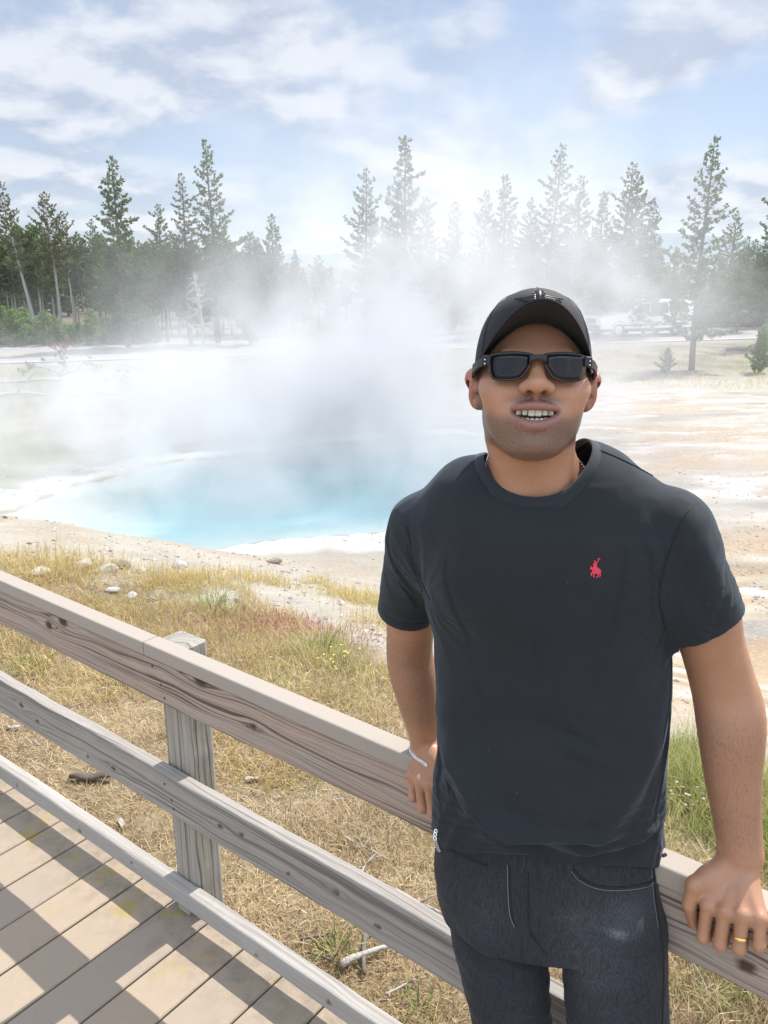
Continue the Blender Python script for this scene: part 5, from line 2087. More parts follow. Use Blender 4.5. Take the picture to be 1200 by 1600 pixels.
def make_conifer(seed, h, r, bare=.25, dens=1.0, droop=.15, pw=.9, trunk_r=None, lean=0.0, up=.35, size=.20, per=9, top_sparse=1.0, irregular=.25):
    """trunk with whorled limbs, and the needle clumps they carry"""
    rg = np.random.default_rng(seed)
    tr = trunk_r or h * .012 + .03
    zs = np.linspace(0, h, 14)
    bend = rg.normal(0, h * .006, 2)
    ax = np.stack([lean * zs + bend[0] * np.sin(zs / h * 5), bend[1] * np.sin(zs / h * 4 + 1), zs], 1)
    tk = MB()
    tk.tube(ax, tr * (1 - zs / h * .93) ** .9, 7)
    n = int(h * 6.5 * dens)
    Cs, Ds, Sz, LF = [], [], [], []
    for i in range(n):
        f = bare + (1 - bare) * ((i + rg.random()) / n)
        z = f * h
        az = i * 2.39996 + rg.normal(0, .35)
        g = (f - bare) / (1 - bare)
        prof = (1 - g) ** pw * min(1.0, .45 + 3.2 * g) * (1 + .30 * math.sin(g * 17 + seed * 1.7 + az * .7) + .18 * math.sin(g * 41 + seed + az))
        L = max(.12 * r, r * prof * (1 - irregular + 2 * irregular * rg.random()))
        if rg.random() < .10:
            L *= .55
        base = np.array([np.interp(z, zs, ax[:, 0]), np.interp(z, zs, ax[:, 1]), z])
        d = np.array([math.cos(az), math.sin(az), 0])
        k = np.linspace(0, 1, 5)
        rise = up * (.35 + g)
        P = base + d * (L * k)[:, None] + np.array([0, 0, 1]) * ((rise * L * k ** 1.6) - droop * L * np.sin(k * 3.14 * .7))[:, None]
        tk.tube(P, np.linspace(max(.006, L * .014 + .004), .003, 5), 4, caps=False)
        m = max(2, int(L / (size * .34) * top_sparse))
        for j in range(m):
            t = (.25 + .75 * (j + rg.random()) / m) if m > 2 else rg.uniform(.5, 1)
            p = np.array([np.interp(t, k, P[:, q_]) for q_ in range(3)])
            sd = np.array([-d[1], d[0], 0]) * rg.normal(0, .16 * L * (1.05 - t) + .04)
            p = p + sd + np.array([0, 0, rg.normal(0, .035)])
            Cs.append(p)
            Ds.append(d * .9 + sd * 3 / (L + .1) + np.array([0, 0, .45]))
            Sz.append(size * rg.uniform(.7, 1.25) * (.7 + .3 * (1 - g)))
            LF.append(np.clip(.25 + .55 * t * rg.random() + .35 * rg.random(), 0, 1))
    Cs.append(np.array([ax[-1][0], ax[-1][1], h]))
    Ds.append(np.array([0, 0, 2.0]))
    Sz.append(size)
    LF.append(.5)
    V_, F_ = tufts(np.array(Cs), np.array(Ds), np.array(Sz), per, rg)
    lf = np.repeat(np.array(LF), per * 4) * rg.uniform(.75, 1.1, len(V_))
    return tk, (V_, F_, lf)


def conifer_thing(name, cr, tk_mat, cr_mat, loc, rz=0, scale=1.0, **kw):
    tk, (V_, F_, lf) = cr
    t = empty(name, loc, rz, **kw)
    t.scale = (scale,) * 3
    tk.build('trunk', tk_mat, t, smooth=True)
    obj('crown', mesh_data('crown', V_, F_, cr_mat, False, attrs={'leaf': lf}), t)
    return t


def dup(root, loc, rz, scale, **kw):
    c = root.copy()
    COL.objects.link(c)
    for ch in root.children:
        d = ch.copy()
        COL.objects.link(d)
        d.parent = c
        for gch in ch.children:
            e = gch.copy()
            COL.objects.link(e)
            e.parent = d
    c.location, c.rotation_euler = loc, (0, 0, rz)
    c.scale = (scale,) * 3 if not hasattr(scale, '__len__') else scale
    if 'group' in c and 'group' not in kw:
        del c['group']
    return tag(c, **kw)


def stand(px, dist):
    """foot of a tree that stands at a forward distance in the direction of px"""
    x = (px - 600) / FPX * (dist * math.cos(PITCH) + 3.6 * math.sin(PITCH))
    return np.array([x, dist, float(gz(x, dist)[0])])


def height_for(px, topy, foot):
    r_ = pix_ray(px, topy)
    return CAM_H + r_[2] / r_[1] * foot[1] - foot[2]


protos = {}


def tree_at(kind, px, topy, dist, label, group=None, name='pine_tree', width=1.0):
    """build the first tree of a kind, copy it afterwards; the height comes from the site"""
    p = stand(px, dist)
    h = height_for(px, topy, p)
    spec = KINDS[kind]
    rr_ = random.Random(int(px * 7 + topy))
    if kind not in protos:
        protos[kind] = (conifer_thing(name, make_conifer(spec['seed'], **spec['k']), spec.get('bark', BK), spec.get('leaf', NG), tuple(p), 0, 1, category='tree', label=label, group=group), spec['k']['h'])
        t, h0 = protos[kind]
        s_ = h / h0
        t.scale = (s_ * width, s_ * width, s_)
        return t
    t, h0 = protos[kind]
    s_ = h / h0
    o = dup(t, tuple(p), rr_.uniform(0, 6.28) if not spec['k'].get('lean') else rr_.uniform(-.3, .3), (s_ * width, s_ * width, s_), label=label, category='tree', **({'group': group} if group else {}))
    o.name = name
    return o


KINDS = {
    'dense': dict(seed=1, k=dict(h=9, r=1.75, bare=.08, dens=2.0, pw=.75, size=.21, per=10)),
    'dense2': dict(seed=2, k=dict(h=9, r=1.9, bare=.05, dens=2.1, pw=.8, size=.21, per=10, irregular=.4)),
    'open': dict(seed=3, k=dict(h=10, r=1.95, bare=.14, dens=1.5, pw=.78, size=.19, per=9, up=.5, top_sparse=.85)),
    'open2': dict(seed=4, k=dict(h=10, r=1.55, bare=.24, dens=1.4, pw=.6, size=.20, per=9, up=.5, irregular=.45)),
    'grey': dict(seed=5, leaf=ND_, k=dict(h=10, r=1.7, bare=.12, dens=1.5, pw=.7, size=.16, per=8, up=.4, irregular=.45)),
    'pole': dict(seed=6, bark=BD, leaf=ND_, k=dict(h=10, r=1.15, bare=.50, dens=1.2, pw=.45, size=.18, per=8, up=.6, irregular=.5, trunk_r=.13)),
    'pole2': dict(seed=7, bark=BD, leaf=ND_, k=dict(h=10, r=1.1, bare=.45, dens=1.2, pw=.45, size=.18, per=8, up=.6, irregular=.5, lean=-.15, trunk_r=.14)),
    'forest': dict(seed=8, k=dict(h=10, r=1.35, bare=.36, dens=1.2, pw=.5, size=.34, per=8, irregular=.4, trunk_r=.12)),
    'forest2': dict(seed=9, bark=BD, k=dict(h=10, r=1.2, bare=.44, dens=1.2, pw=.45, size=.34, per=8, irregular=.4, trunk_r=.11)),
    'young': dict(seed=10, leaf=NY, k=dict(h=2.6, r=.95, bare=.0, dens=5.0, pw=.6, size=.25, per=8, up=.8, droop=.0, trunk_r=.04)),
    'young2': dict(seed=11, leaf=NY, k=dict(h=2.6, r=.8, bare=.0, dens=5.0, pw=.75, size=.22, per=8, up=.9, droop=.0, trunk_r=.04)),
}
# --- the trees one can tell apart
T_ = tree_at
T_('dense', 201, 250, 37.6, 'dark dense conical pine, the tallest one standing right behind the road on the left')
T_('open', 342, 222, 40, 'tall airy pine with a thin see-through crown, highest of the left stand')
T_('grey', 300, 274, 38.5, 'grey-brown half dead pine between the dark conical pine and the tall airy pine')
T_('pole2', 62, 284, 41, 'leaning pale-stemmed pine with a thin bare crown, farthest left of the bare-stemmed ones')
T_('pole', 97, 303, 42, 'straight pale bare-stemmed pine with a wispy top beside the leaning one')
T_('pole', 118, 332, 43, 'shorter pale bare-stemmed pine just right of the wispy-topped one')
T_('open2', 160, 345, 44, 'dark-topped slim pine left of the dense conical pine')
T_('open2', 262, 322, 43, 'olive thin pine directly right of the dense conical pine')
T_('dense2', 392, 374, 39, 'short yellowish green pine at the edge of the steam on the left')
T_('dense', 431, 338, 45, 'dark spire-shaped pine half in the steam, last tall one of the left stand')
T_('dense', 464, 392, 58, 'small distant pine fading into the steam right of the dark spire-shaped pine')
T_('open2', 573, 267, 44, 'slender pale pine veiled by steam, left of the big veiled pine')
T_('dense2', 632, 219, 43, 'big pine with a pointed top veiled by the thickest steam')
T_('dense2', 665, 312, 45, 'rounded veiled pine tucked against the right side of the big veiled pine')
T_('dense2', 705, 318, 46, 'veiled pine standing last to the right in the middle clump')
T_('dense2', 602, 345, 47, 'low veiled pine between the slender pale pine and the big veiled pine')
T_('open2', 752, 300, 48, 'faint thin pine left of the steep veiled pine behind the cap')
T_('dense', 781, 278, 44, 'steep-sided veiled pine rising above the man in the cap')
T_('open2', 820, 312, 47, 'small veiled pine between the steep-sided one and the tall open one')
T_('open', 855, 230, 44, 'tall open-crowned veiled pine above the brim of the cap')
T_('open2', 892, 278, 45, 'narrow tufted pine just right of the tall open-crowned veiled pine')
T_('dense2', 927, 304, 46, 'dark narrow pine in the middle of the right clump')
T_('open', 962, 258, 45, 'twin-topped tall pine of the right clump, its higher left top')
T_('open2', 978, 272, 46, 'twin-topped tall pine of the right clump, its lower right top')
T_('dense2', 1004, 318, 44, 'broad bushy pine closing the right clump above the white van')
T_('open', 1078, 220, 30.2, 'tall pine on the near side of the road beside the white van')
T_('open2', 1130, 332, 50, 'pale slender pine right of the tall roadside pine')
T_('dense', 1150, 372, 47, 'short pointed pine right of the tall roadside pine')
T_('open2', 1194, 268, 40, 'tall narrow pine cut by the right edge of the picture')
T_('dense2', 1045, 388, 50, 'low dark pine behind the tall roadside pine, above the back of the van')
T_('dense', -60, 260, 44, 'tall pine outside the left end of the stand')
T_('dense2', 1290, 300, 44, 'tall pine beyond the right end of the stand')
# --- the stand behind them on the left: bare stems under dark tops
rf = random.Random(5)
k = 0
for px in np.linspace(-150, 455, 40):
    for row_ in (0, 1):
        d_ = 47 + row_ * 7 + rf.uniform(-2.5, 2.5)
        top = np.interp(px, [-150, 0, 60, 160, 260, 330, 420, 455], [330, 345, 362, 378, 372, 360, 385, 420]) + rf.uniform(-14, 26) + row_ * 4
        T_(rf.choice(['forest', 'forest2']), px + rf.uniform(-7, 7), top, d_, 'dark-topped bare-stemmed pine in the crowded rows behind the road', 'pines crowded behind the road on the left', width=rf.uniform(.85, 1.2))
for px in np.linspace(-190, 470, 34):
    T_('dense2', px + rf.uniform(-7, 7), np.interp(px, [-190, 300, 470], [392, 396, 436]) + rf.uniform(-10, 18), 66 + rf.uniform(-5, 7), 'dark bushy pine filling the gaps behind the bare stems', 'bushy pines behind the bare stems', width=rf.uniform(1.2, 1.6))
for px in np.linspace(470, 1320, 34):
    d_ = 54 + rf.uniform(-4, 5)
    top = np.interp(px, [470, 560, 620, 700, 730, 780, 900, 1000, 1040, 1100, 1320], [415, 408, 370, 385, 425, 372, 360, 372, 418, 380, 370]) + rf.uniform(-12, 22)
    T_(rf.choice(['dense2', 'forest', 'dense']), px + rf.uniform(-9, 9), top, d_, 'dark pine in the back row behind the steam and the road', 'back row pines beyond the steam', width=rf.uniform(1.0, 1.4))
# young pines along the far edge of the road
for i, px in enumerate(np.linspace(-120, 262, 32)):
    T_(rf.choice(['young', 'young2']), px + rf.uniform(-5, 5), np.interp(px, [-120, 0, 120, 200, 262], [470, 484, 500, 484, 506]) + rf.uniform(-8, 14), 38.6 + rf.uniform(-.4, 1.6) + px * .004, 'bright green young pine in the low thicket along the far road edge', 'young pines along the road on the left', name='young_pine', width=rf.uniform(.9, 1.25))
for i, px in enumerate(np.linspace(1092, 1330, 20)):
    T_(rf.choice(['young', 'young2', 'dense2']), px + rf.uniform(-5, 5), np.interp(px, [1092, 1130, 1200, 1330], [448, 420, 410, 400]) + rf.uniform(-12, 18), 52 + rf.uniform(-.6, 2.0), 'green bushy pine in the thicket across the road beyond the van', 'bushy pines across the road on the right', name='young_pine', width=rf.uniform(1.0, 1.3))
T_('young', 1185, 512, 29.5, 'sapling with upturned needle tufts at the right edge, this side of the road', name='young_pine', width=.6)
T_('young2', 1040, 545, 29.0, 'low spreading sapling left of the tall roadside pine foot', name='young_pine', width=1.0)
T_('young2', 880, 520, 31, 'shrubby sapling veiled by steam in front of the van', name='young_pine', width=1.0)

# say of every tree in the crowded rows where it stands
MARKS = [(62, 'leaning pale pine'), (97, 'wispy-topped pine'), (160, 'slim dark-topped pine'), (201, 'dark conical pine'), (262, 'olive thin pine'), (300, 'half dead pine'), (342, 'tall airy pine'), (392, 'yellowish pine'), (431, 'dark spire pine'), (464, 'small distant pine'),
         (573, 'slender veiled pine'), (632, 'big veiled pine'), (705, 'clump-end pine'), (781, 'steep-sided veiled pine'), (855, 'open-crowned veiled pine'), (927, 'dark narrow pine'), (962, 'twin-topped pine'), (1004, 'broad bushy pine'), (1078, 'tall roadside pine'), (1130, 'pale slender pine'), (1150, 'short pointed pine'), (1194, 'edge-cut narrow pine')]
ORD = ['first', 'second', 'third', 'fourth', 'fifth', 'sixth', 'seventh', 'eighth', 'ninth', 'tenth', 'eleventh', 'twelfth', 'thirteenth', 'fourteenth', 'fifteenth', 'sixteenth']
KIND_OF = {'pines crowded behind the road on the left': 'bare-stemmed pine', 'back row pines beyond the steam': 'back-row pine', 'young pines along the road on the left': 'bright green young pine', 'bushy pines across the road on the right': 'bushy thicket pine', 'bushy pines behind the bare stems': 'bushy filler pine'}
bins = {}
for o in COL.objects:
    if o.parent is None and o.get('group') in KIND_OF:
        px_ = 600 + FPX * o.location.x / (o.location.y * math.cos(PITCH) + 3.6 * math.sin(PITCH))
        row_ = ''
        if o['group'] == 'pines crowded behind the road on the left':
            row_ = 'farther ' if o.location.y > 50.5 else 'nearer '
        k = sum(px_ > m_[0] for m_ in MARKS)
        bins.setdefault((o['group'], row_, k), []).append((px_, o))
for (g_, row_, k), L_ in bins.items():
    L_.sort(key=lambda a: a[0])
    where = 'left of the ' + MARKS[0][1] if k == 0 else 'right of the ' + MARKS[-1][1] if k == len(MARKS) else 'between ' + MARKS[k - 1][1] + ' and ' + MARKS[k][1]
    for i, (px_, o) in enumerate(L_):
        n_ = '' if len(L_) == 1 else ORD[i] + ' from left '
        o['label'] = row_ + KIND_OF[g_] + ', ' + n_ + where

# the bleached dead tree in front of the left stand: bare curling limbs
p0 = stand(318, 36.0)
dt = empty('dead_tree', tuple(p0), label='bleached dead tree with bare white curling limbs before the half dead pine', category='tree')
rg = random.Random(12)
b = MB()
hh = height_for(310, 425, p0)
b.tube([(0, 0, -.1), (.05, 0, hh * .3), (-.08, .05, hh * .65), (-.2, 0, hh)], [.10, .08, .055, .02], 7)
b.build('trunk', BD, dt, smooth=True)
b = MB()
for i in range(30):
    z = rg.uniform(.12, .95) * hh
    az = rg.uniform(0, 6.28)
    L = rg.uniform(.5, 1.25) * (1.1 - z / hh * .5)
    sag = rg.uniform(-.25, .75)
    pts = [np.array([-.05, 0, z]) + np.array([math.cos(az) * L * t, math.sin(az) * L * t, .35 * L * t - sag * L * t ** 2 + .05 * math.sin(9 * t + i)]) for t in np.linspace(0, 1, 7)]
    b.tube(pts, np.linspace(.028, .006, 7), 5, caps=False)
    for s_ in range(3):
        t0_ = rg.randint(2, 5)
        e = pts[t0_] + np.array([rg.uniform(-.3, .3), rg.uniform(-.3, .3), rg.uniform(-.35, .15)])
        b.tube([pts[t0_], (pts[t0_] + e) / 2 + np.array([0, 0, .05]), e], [.012, .009, .004], 4, caps=False)
b.build('limbs', BD, dt, smooth=True)

# fallen tree lying on this side of the road, with rusty needles at its root end
def branchy(name, foot, dirs, mat, label, leaf=None, category='fallen tree', group=None, lf_size=.14, nt=40, seed=0):
    t = empty(name, tuple(foot), label=label, category=category, group=group)
    b = MB()
    ends = []
    rg = random.Random(seed)
    for pts, r0 in dirs:
        sp = spline(pts, 4)
        b.tube(sp, np.linspace(r0, r0 * .3, len(sp)), 6)
        ends += [sp[i] for i in range(len(sp) // 3, len(sp))]
    b.build('branches', mat, t, smooth=True)
    if leaf is not None:
        rgn = np.random.default_rng(seed)
        C_ = np.array([ends[rg.randrange(len(ends))] for _ in range(nt)]) + rgn.normal(0, .10, (nt, 3))
        V_, F_ = tufts(C_, rgn.normal(0, .6, (nt, 3)), np.full(nt, lf_size), 8, rgn)
        obj('needles', mesh_data('needles', V_, F_, leaf, False, attrs={'leaf': np.repeat(rgn.random(nt), 32)}), t)
    return t


p0 = ground_at(105, 592)
branchy('fallen_tree', p0, [([(-.2, 0, .15), (.0, 0, .5), (-.1, 0, .85)], .06), ([(-.3, 0, .1), (.5, .1, .32), (1.3, .2, .22), (2.1, 0, .05)], .07), ([(.2, 0, .2), (.7, 0, .55), (1.1, .1, .45)], .035), ([(-.2, 0, .2), (-.9, .1, .4), (-1.6, 0, .35)], .04), ([(.9, 0, .2), (1.5, -.3, .0), (2.3, -.6, -.05)], .035)],
         BD, 'fallen grey tree with ragged limbs lying by the left end of the road', NG, seed=3, nt=46)
p0 = ground_at(97, 566)
branchy('dead_sapling', p0, [([(0, 0, 0), (.02, 0, .35), (-.02, 0, .75)], .03), ([(0, 0, .4), (.2, 0, .6), (.32, 0, .72)], .015), ([(0, 0, .35), (-.2, 0, .55), (-.34, 0, .72)], .015)],
         BD, 'rusty-needled dead sapling standing over the fallen tree', NRD, 'tree', seed=4, nt=30)
for i, (px, py, L, lab) in enumerate(((35, 598, 2.6, 'long bleached log lying low at the far left shore'), (20, 620, 1.8, 'short bleached log nearest the far left shore'), (150, 618, 1.5, 'bleached branch lying right of the fallen grey tree'), (1160, 548, 2.0, 'dark fallen log on the bank beside the road at the right'))):
    p0 = ground_at(px, py)
    b = MB()
    an = .15 * i
    pts = [np.array([t * L * math.cos(an), t * L * math.sin(an), .06 + .05 * math.sin(5 * t + i)]) for t in np.linspace(-.5, .5, 8)]
    b.tube(pts, np.linspace(.07, .035, 8), 7)
    b.tube([pts[4], pts[4] + np.array([.2, -.1, .2]), pts[4] + np.array([.45, -.2, .25])], [.03, .02, .008], 5)
    o = b.build('log', BD if i < 3 else BK, smooth=True, label=lab, category='log')
    o.location = tuple(p0)

# ------------------------------------------------------------------ the van on the road
VW, q = material('white_van_paint')
q.bsdf((.78, .79, .80), .30, Coat_Weight=.5, Coat_Roughness=.08)
VG, q = material('van_glass')
q.bsdf((.05, .06, .07), .06)
VB, q = material('black_trim')
q.bsdf((.025, .025, .027), .6)
VR, q = material('van_wheel_metal')
q.bsdf((.5, .5, .52), .35, Metallic=.8)
VL, q = material('headlamp_glass')
q.bsdf((.75, .76, .78), .1)
VRL, q = material('red_tail_lamp')
q.bsdf((.45, .03, .03), .2)
vx0, vx1 = stand(919, 43.9), stand(1069, 45.6)
van_len = float(np.linalg.norm((vx1 - vx0)[:2]))
print('van length', van_len)
vc = (vx0 + vx1) / 2
off_ = float((vc[:2] - RC0) @ rnor)
van = empty('white_van', (vc[0], vc[1], RZ + .004), math.atan2(rdir[1], rdir[0]), label='white sport utility wagon driving along the road, half hidden by steam', category='car')
van.name = 'white_car'
# side profile (x along the car, front at -x)
SP_ = np.array([(-2.46, .42), (-2.50, .75), (-2.42, .98), (-2.20, 1.06), (-1.30, 1.16), (-1.12, 1.22), (-.58, 1.70), (-.40, 1.80), (.2, 1.86), (1.6, 1.86), (2.25, 1.80), (2.38, 1.68), (2.48, 1.20), (2.52, .80), (2.46, .42)])
SP_[:, 0] *= van_len / 5.02
wl = van_len / 5.02


def body_mesh(outline, hw, tumble=.10, belt=1.12):
    n = len(outline)
    V_ = []
    lay = [(-1, 1.0), (-.93, .0), (.93, .0), (1, 1.0)]
    for s_, inset in ((-1, .03), (-.94, 0), (.94, 0), (1, .03)):
        for x, z in outline:
            w_ = hw - tumble * max(0, z - belt) / .7
            cx = x - math.copysign(inset * 1.2, x) * (abs(x) > 2.2)
            V_.append((cx, s_ * w_, z - (inset if z > 1.7 else 0)))
    F_ = []
    for a_ in range(3):
        for i in range(n):
            i2 = (i + 1) % n
            F_.append((a_ * n + i, a_ * n + i2, (a_ + 1) * n + i2, (a_ + 1) * n + i))
    F_.append(tuple(range(n))[::-1])
    F_.append(tuple(3 * n + i for i in range(n)))
    return V_, F_


V_, F_ = body_mesh(SP_, .96)
body = obj('body', mesh_data('body', V_, F_, VW, False), van)
bv_ = body.modifiers.new('edges', 'BEVEL')
bv_.width, bv_.segments, bv_.angle_limit = .05, 3, math.radians(25)
wins = [[(-.95, 1.20), (-.50, 1.66), (-.02, 1.70), (-.02, 1.20)], [(.06, 1.20), (.06, 1.70), (.92, 1.72), (.98, 1.20)], [(1.08, 1.20), (1.02, 1.72), (1.95, 1.68), (2.12, 1.20)]]
for sd in (-1, 1):
    for wq in wins:
        V_ = []
        for dy in (.0, .012):
            for x, z in wq:
                V_.append((x * wl, sd * (.96 - .10 * max(0, z - 1.12) / .7 + dy), z))
        F_ = [(0, 1, 2, 3), (7, 6, 5, 4)] + [(i, (i + 1) % 4, 4 + (i + 1) % 4, 4 + i) for i in range(4)]
        obj('side_window', mesh_data('side_window', V_, F_, VG, False), van)
    m_ = MB()
    m_.box((-.85 * wl, sd * 1.06, 1.22), (.14, .18, .16), None, .03)
    m_.build('mirror', VB, van)
    m_ = MB()
    m_.box((0, sd * .962, .60), (3.9 * wl, .02, .05), None, .005)
    m_.build('side_trim', VB, van)
    for x in (-1.55, 1.50):
        wv2 = empty('wheel', (x * wl, sd * .86, .36))
        wv2.parent = van
        b = MB()
        th2 = np.linspace(0, 2 * math.pi, 28, endpoint=False)
        prof = [(.22, -.11), (.33, -.11), (.36, -.08), (.36, .08), (.33, .11), (.22, .11)]
        V_ = [(r_ * math.cos(a_), y, r_ * math.sin(a_)) for a_ in th2 for r_, y in prof]
        m6 = len(prof)
        F_ = [(i * m6 + j, i * m6 + (j + 1) % m6, ((i + 1) % 28) * m6 + (j + 1) % m6, ((i + 1) % 28) * m6 + j) for i in range(28) for j in range(m6)]
        obj('tyre', mesh_data('tyre', V_, F_, VB, True), wv2)
        b = MB()
        b.tube([(0, -.09, 0), (0, .09, 0)], .225, 24)
        for k5 in range(5):
            a_ = k5 * 2 * math.pi / 5
            b.box((.11 * math.cos(a_), sd * .095, .11 * math.sin(a_)), (.19, .02, .045), Matrix.Rotation(-a_, 3, 'Y'), .005)
        b.build('rim', VR, wv2)
        b = MB()
        b.tube([(x * wl + .46 * math.cos(a_), sd * .955, .36 + .46 * math.sin(a_)) for a_ in np.linspace(-.15, math.pi + .15, 16)], .016, 6)
        b.build('wheel_arch', VB, van)
    m_ = MB()
    m_.box((-2.44 * wl, sd * .72, .84), (.10, .36, .18), None, .02)
    m_.build('headlight', VL, van)
    m_ = MB()
    m_.box((2.46 * wl, sd * .82, 1.15), (.10, .14, .42), None, .02)
    m_.build('tail_light', VRL, van)
V_ = [(-1.10 * wl, -.82, 1.235), (-1.10 * wl, .82, 1.235), (-.56 * wl, .78, 1.715), (-.56 * wl, -.78, 1.715)]
V_ = V_ + [(x - .02, y, z + .015) for x, y, z in V_]
F_ = [(3, 2, 1, 0), (4, 5, 6, 7)] + [(i, (i + 1) % 4, 4 + (i + 1) % 4, 4 + i) for i in range(4)]
obj('windscreen', mesh_data('windscreen', V_, F_, VG, False), van)
m_ = MB()
m_.box((-2.50 * wl, 0, .52), (.14, 1.8, .20), None, .04)
m_.build('bumper', VB, van)
m_ = MB()
m_.box((-2.49 * wl, 0, .80), (.06, .95, .24), None, .02)
m_.build('grille', VB, van)
for sd in (-1, 1):
    m_ = MB()
    m_.tube([(-.2 * wl, sd * .70, 1.86), (0, sd * .70, 1.92), (1.7 * wl, sd * .70, 1.92), (1.9 * wl, sd * .70, 1.85)], .02, 6)
    m_.build('roof_rail', VB, van)
# dark underside so that no daylight shows beneath the sills
m_ = MB()
m_.box((0, 0, .36), (4.4 * wl, 1.5, .22), None, .03)
m_.build('underbody', VB, van)
# ------------------------------------------------------------------ stones, sticks, plants, grass
RK, q = material('pale_stone')
co = q.n('ShaderNodeTexCoord').outputs['Object']
q.bsdf(q.mix(q.noise(co, 12, 6, .7), (.26, .235, .21), (.50, .47, .43)), .88, q.bump(q.noise(co, 45, 5, .7), .7, .008))
RK2, q = material('brown_stone')
co = q.n('ShaderNodeTexCoord').outputs['Object']
q.bsdf(q.mix(q.noise(co, 12, 6, .7), (.16, .13, .105), (.32, .27, .22)), .88, q.bump(q.noise(co, 45, 5, .7), .7, .008))


def stone(px, py, w, label, mat=None, seed=0, flat=.55, deep=.7):
    p = ground_at(px, py)
    p[2] = float(gz(p[0], p[1])[0])
    me = bpy.data.meshes.new('stone')
    import bmesh
    bm = bmesh.new()
    bmesh.ops.create_icosphere(bm, subdivisions=4, radius=1)
    P = np.array([v.co[:] for v in bm.verts])
    n_ = fbm(P + seed * 3.1, 1.1, 4, seed) - .5
    n2 = fbm(P + seed, 3.5, 3, seed + 7) - .5
    # a few flat knocked-off faces
    rg = np.random.default_rng(seed)
    P = P * (1 + .75 * n_ + .22 * n2)[:, None]
    for k_ in range(6):
        d = rg.normal(0, 1, 3)
        d /= np.linalg.norm(d)
        h_ = rg.uniform(.55, .8)
        ex = np.maximum(P @ d - h_, 0)
        P = P - ex[:, None] * d * .85
    P = P * np.array([w / 2, w / 2 * deep, w / 2 * flat])
    P[:, 2] += w * .5 * flat * .45
    for v, c in zip(bm.verts, P):
        v.co = c
    for f in bm.faces:
        f.smooth = True
    bm.to_mesh(me)
    bm.free()
    me.materials.append(mat or RK)
    o = bpy.data.objects.new('stone', me)
    COL.objects.link(o)
    o.location = tuple(p)
    o.rotation_euler = (0, 0, seed * 1.3)
    return tag(o, label=label, category='stone')


S3 = [
    (62, 898, .42, 'pale lumpy stone at the grass edge above the top rail on the far left', RK),
    (188, 884, .50, 'flat brown stone lying on the white crust left of the spring front', RK2),
    (165, 893, .45, 'grey stone leaning against the flat brown stone', RK),
    (218, 893, .34, 'small grey stone just right of the flat brown stone', RK),
    (176, 926, .27, 'whitish stone in the golden grass, left one of the pair', RK),
    (205, 934, .27, 'whitish stone in the golden grass, right one of the pair', RK),
    (240, 940, .22, 'small tan stone in the grass right of the whitish pair', RK2),
    (130, 888, .40, 'pale stone on the shore left of the leaning grey stone', RK),
    (282, 889, .46, 'low grey rock on the crust right of the flat brown stone', RK),
    (430, 880, .40, 'low tan rock below the middle of the white rim', RK2),
    (533, 944, .24, 'whitish stone on the gravel before the grass tufts', RK),
    (566, 943, .16, 'small stone right of the whitish gravel stone', RK),
    (508, 968, .13, 'small dark pebble on the gravel under the whitish stone', RK2),
    (458, 967, .12, 'small grey pebble near the pink patch', RK2),
    (590, 992, .17, 'grey stone on the gravel by the sleeve of the shirt', RK),
    (373, 942, .20, 'half buried tan stone above the golden grass', RK2),
    (486, 918, .13, 'tiny stone in the middle of the gravel shelf', RK),
    (1073, 1098, .10, 'dark pebble on the sand just left of the gripping arm', RK2),
    (1100, 1062, .14, 'flat tan stone behind the gripping arm elbow', RK)]
for i, (px, py, w_, lab, mt) in enumerate(S3):
    stone(px, py, w_ * .46, lab, mt, i + 1, flat=.45)
# gravel: too many to count
rg = np.random.default_rng(77)
N_ = 7500
cand = np.stack([rg.uniform(-9, 9, N_ * 3), rg.uniform(2.2, 15, N_ * 3)], 1)
cn, ct = cand @ ND[:2], cand @ TD[:2]
en = np.interp(ct, ge_t[o_ if False else np.argsort(ge_t)], ge_n[np.argsort(ge_t)])
ok = (cn > en - .5 - rg.exponential(.35, len(cand))) & ~inside_poly(cand, pool) & (fbm(cand, .8, 3, 5) > .40) & (cn > 1.6)
cand = cand[ok][:N_]
ico = np.array([[0, 0, 1], [.9, 0, .3], [.28, .85, .35], [-.72, .53, .3], [-.72, -.53, .4], [.28, -.85, .3], [.7, .5, -.4], [-.3, .8, -.4], [-.9, 0, -.4], [-.3, -.8, -.4], [.7, -.5, -.4]])
icf = np.array([[0, 1, 2], [0, 2, 3], [0, 3, 4], [0, 4, 5], [0, 5, 1], [1, 6, 2], [2, 6, 7], [2, 7, 3], [3, 7, 8], [3, 8, 4], [4, 8, 9], [4, 9, 5], [5, 9, 10], [5, 10, 1], [1, 10, 6]])
n_ = len(cand)
sz = rg.lognormal(-4.4, .45, n_)
sz = np.clip(sz, .008, .055)
V_ = ico[None] * sz[:, None, None] * rg.uniform(.6, 1.3, (n_, 1, 3)) * np.array([1, 1, .6])
V_ = V_ * rg.uniform(.8, 1.2, (n_, 11, 1))
a_ = rg.uniform(0, 6.28, n_)
ca_, sa_ = np.cos(a_)[:, None], np.sin(a_)[:, None]
V_ = np.stack([V_[..., 0] * ca_ - V_[..., 1] * sa_, V_[..., 0] * sa_ + V_[..., 1] * ca_, V_[..., 2]], -1)
V_ += np.stack([cand[:, 0], cand[:, 1], gz(cand[:, 0], cand[:, 1]) + sz * .15], 1)[:, None]
F_ = (icf[None] + (np.arange(n_) * 11)[:, None, None]).reshape(-1, 3)
PBM, q = material('gravel')
q.bsdf(q.mix(q.attr('leaf')[2], (.17, .15, .13), (.46, .43, .39)), .9)
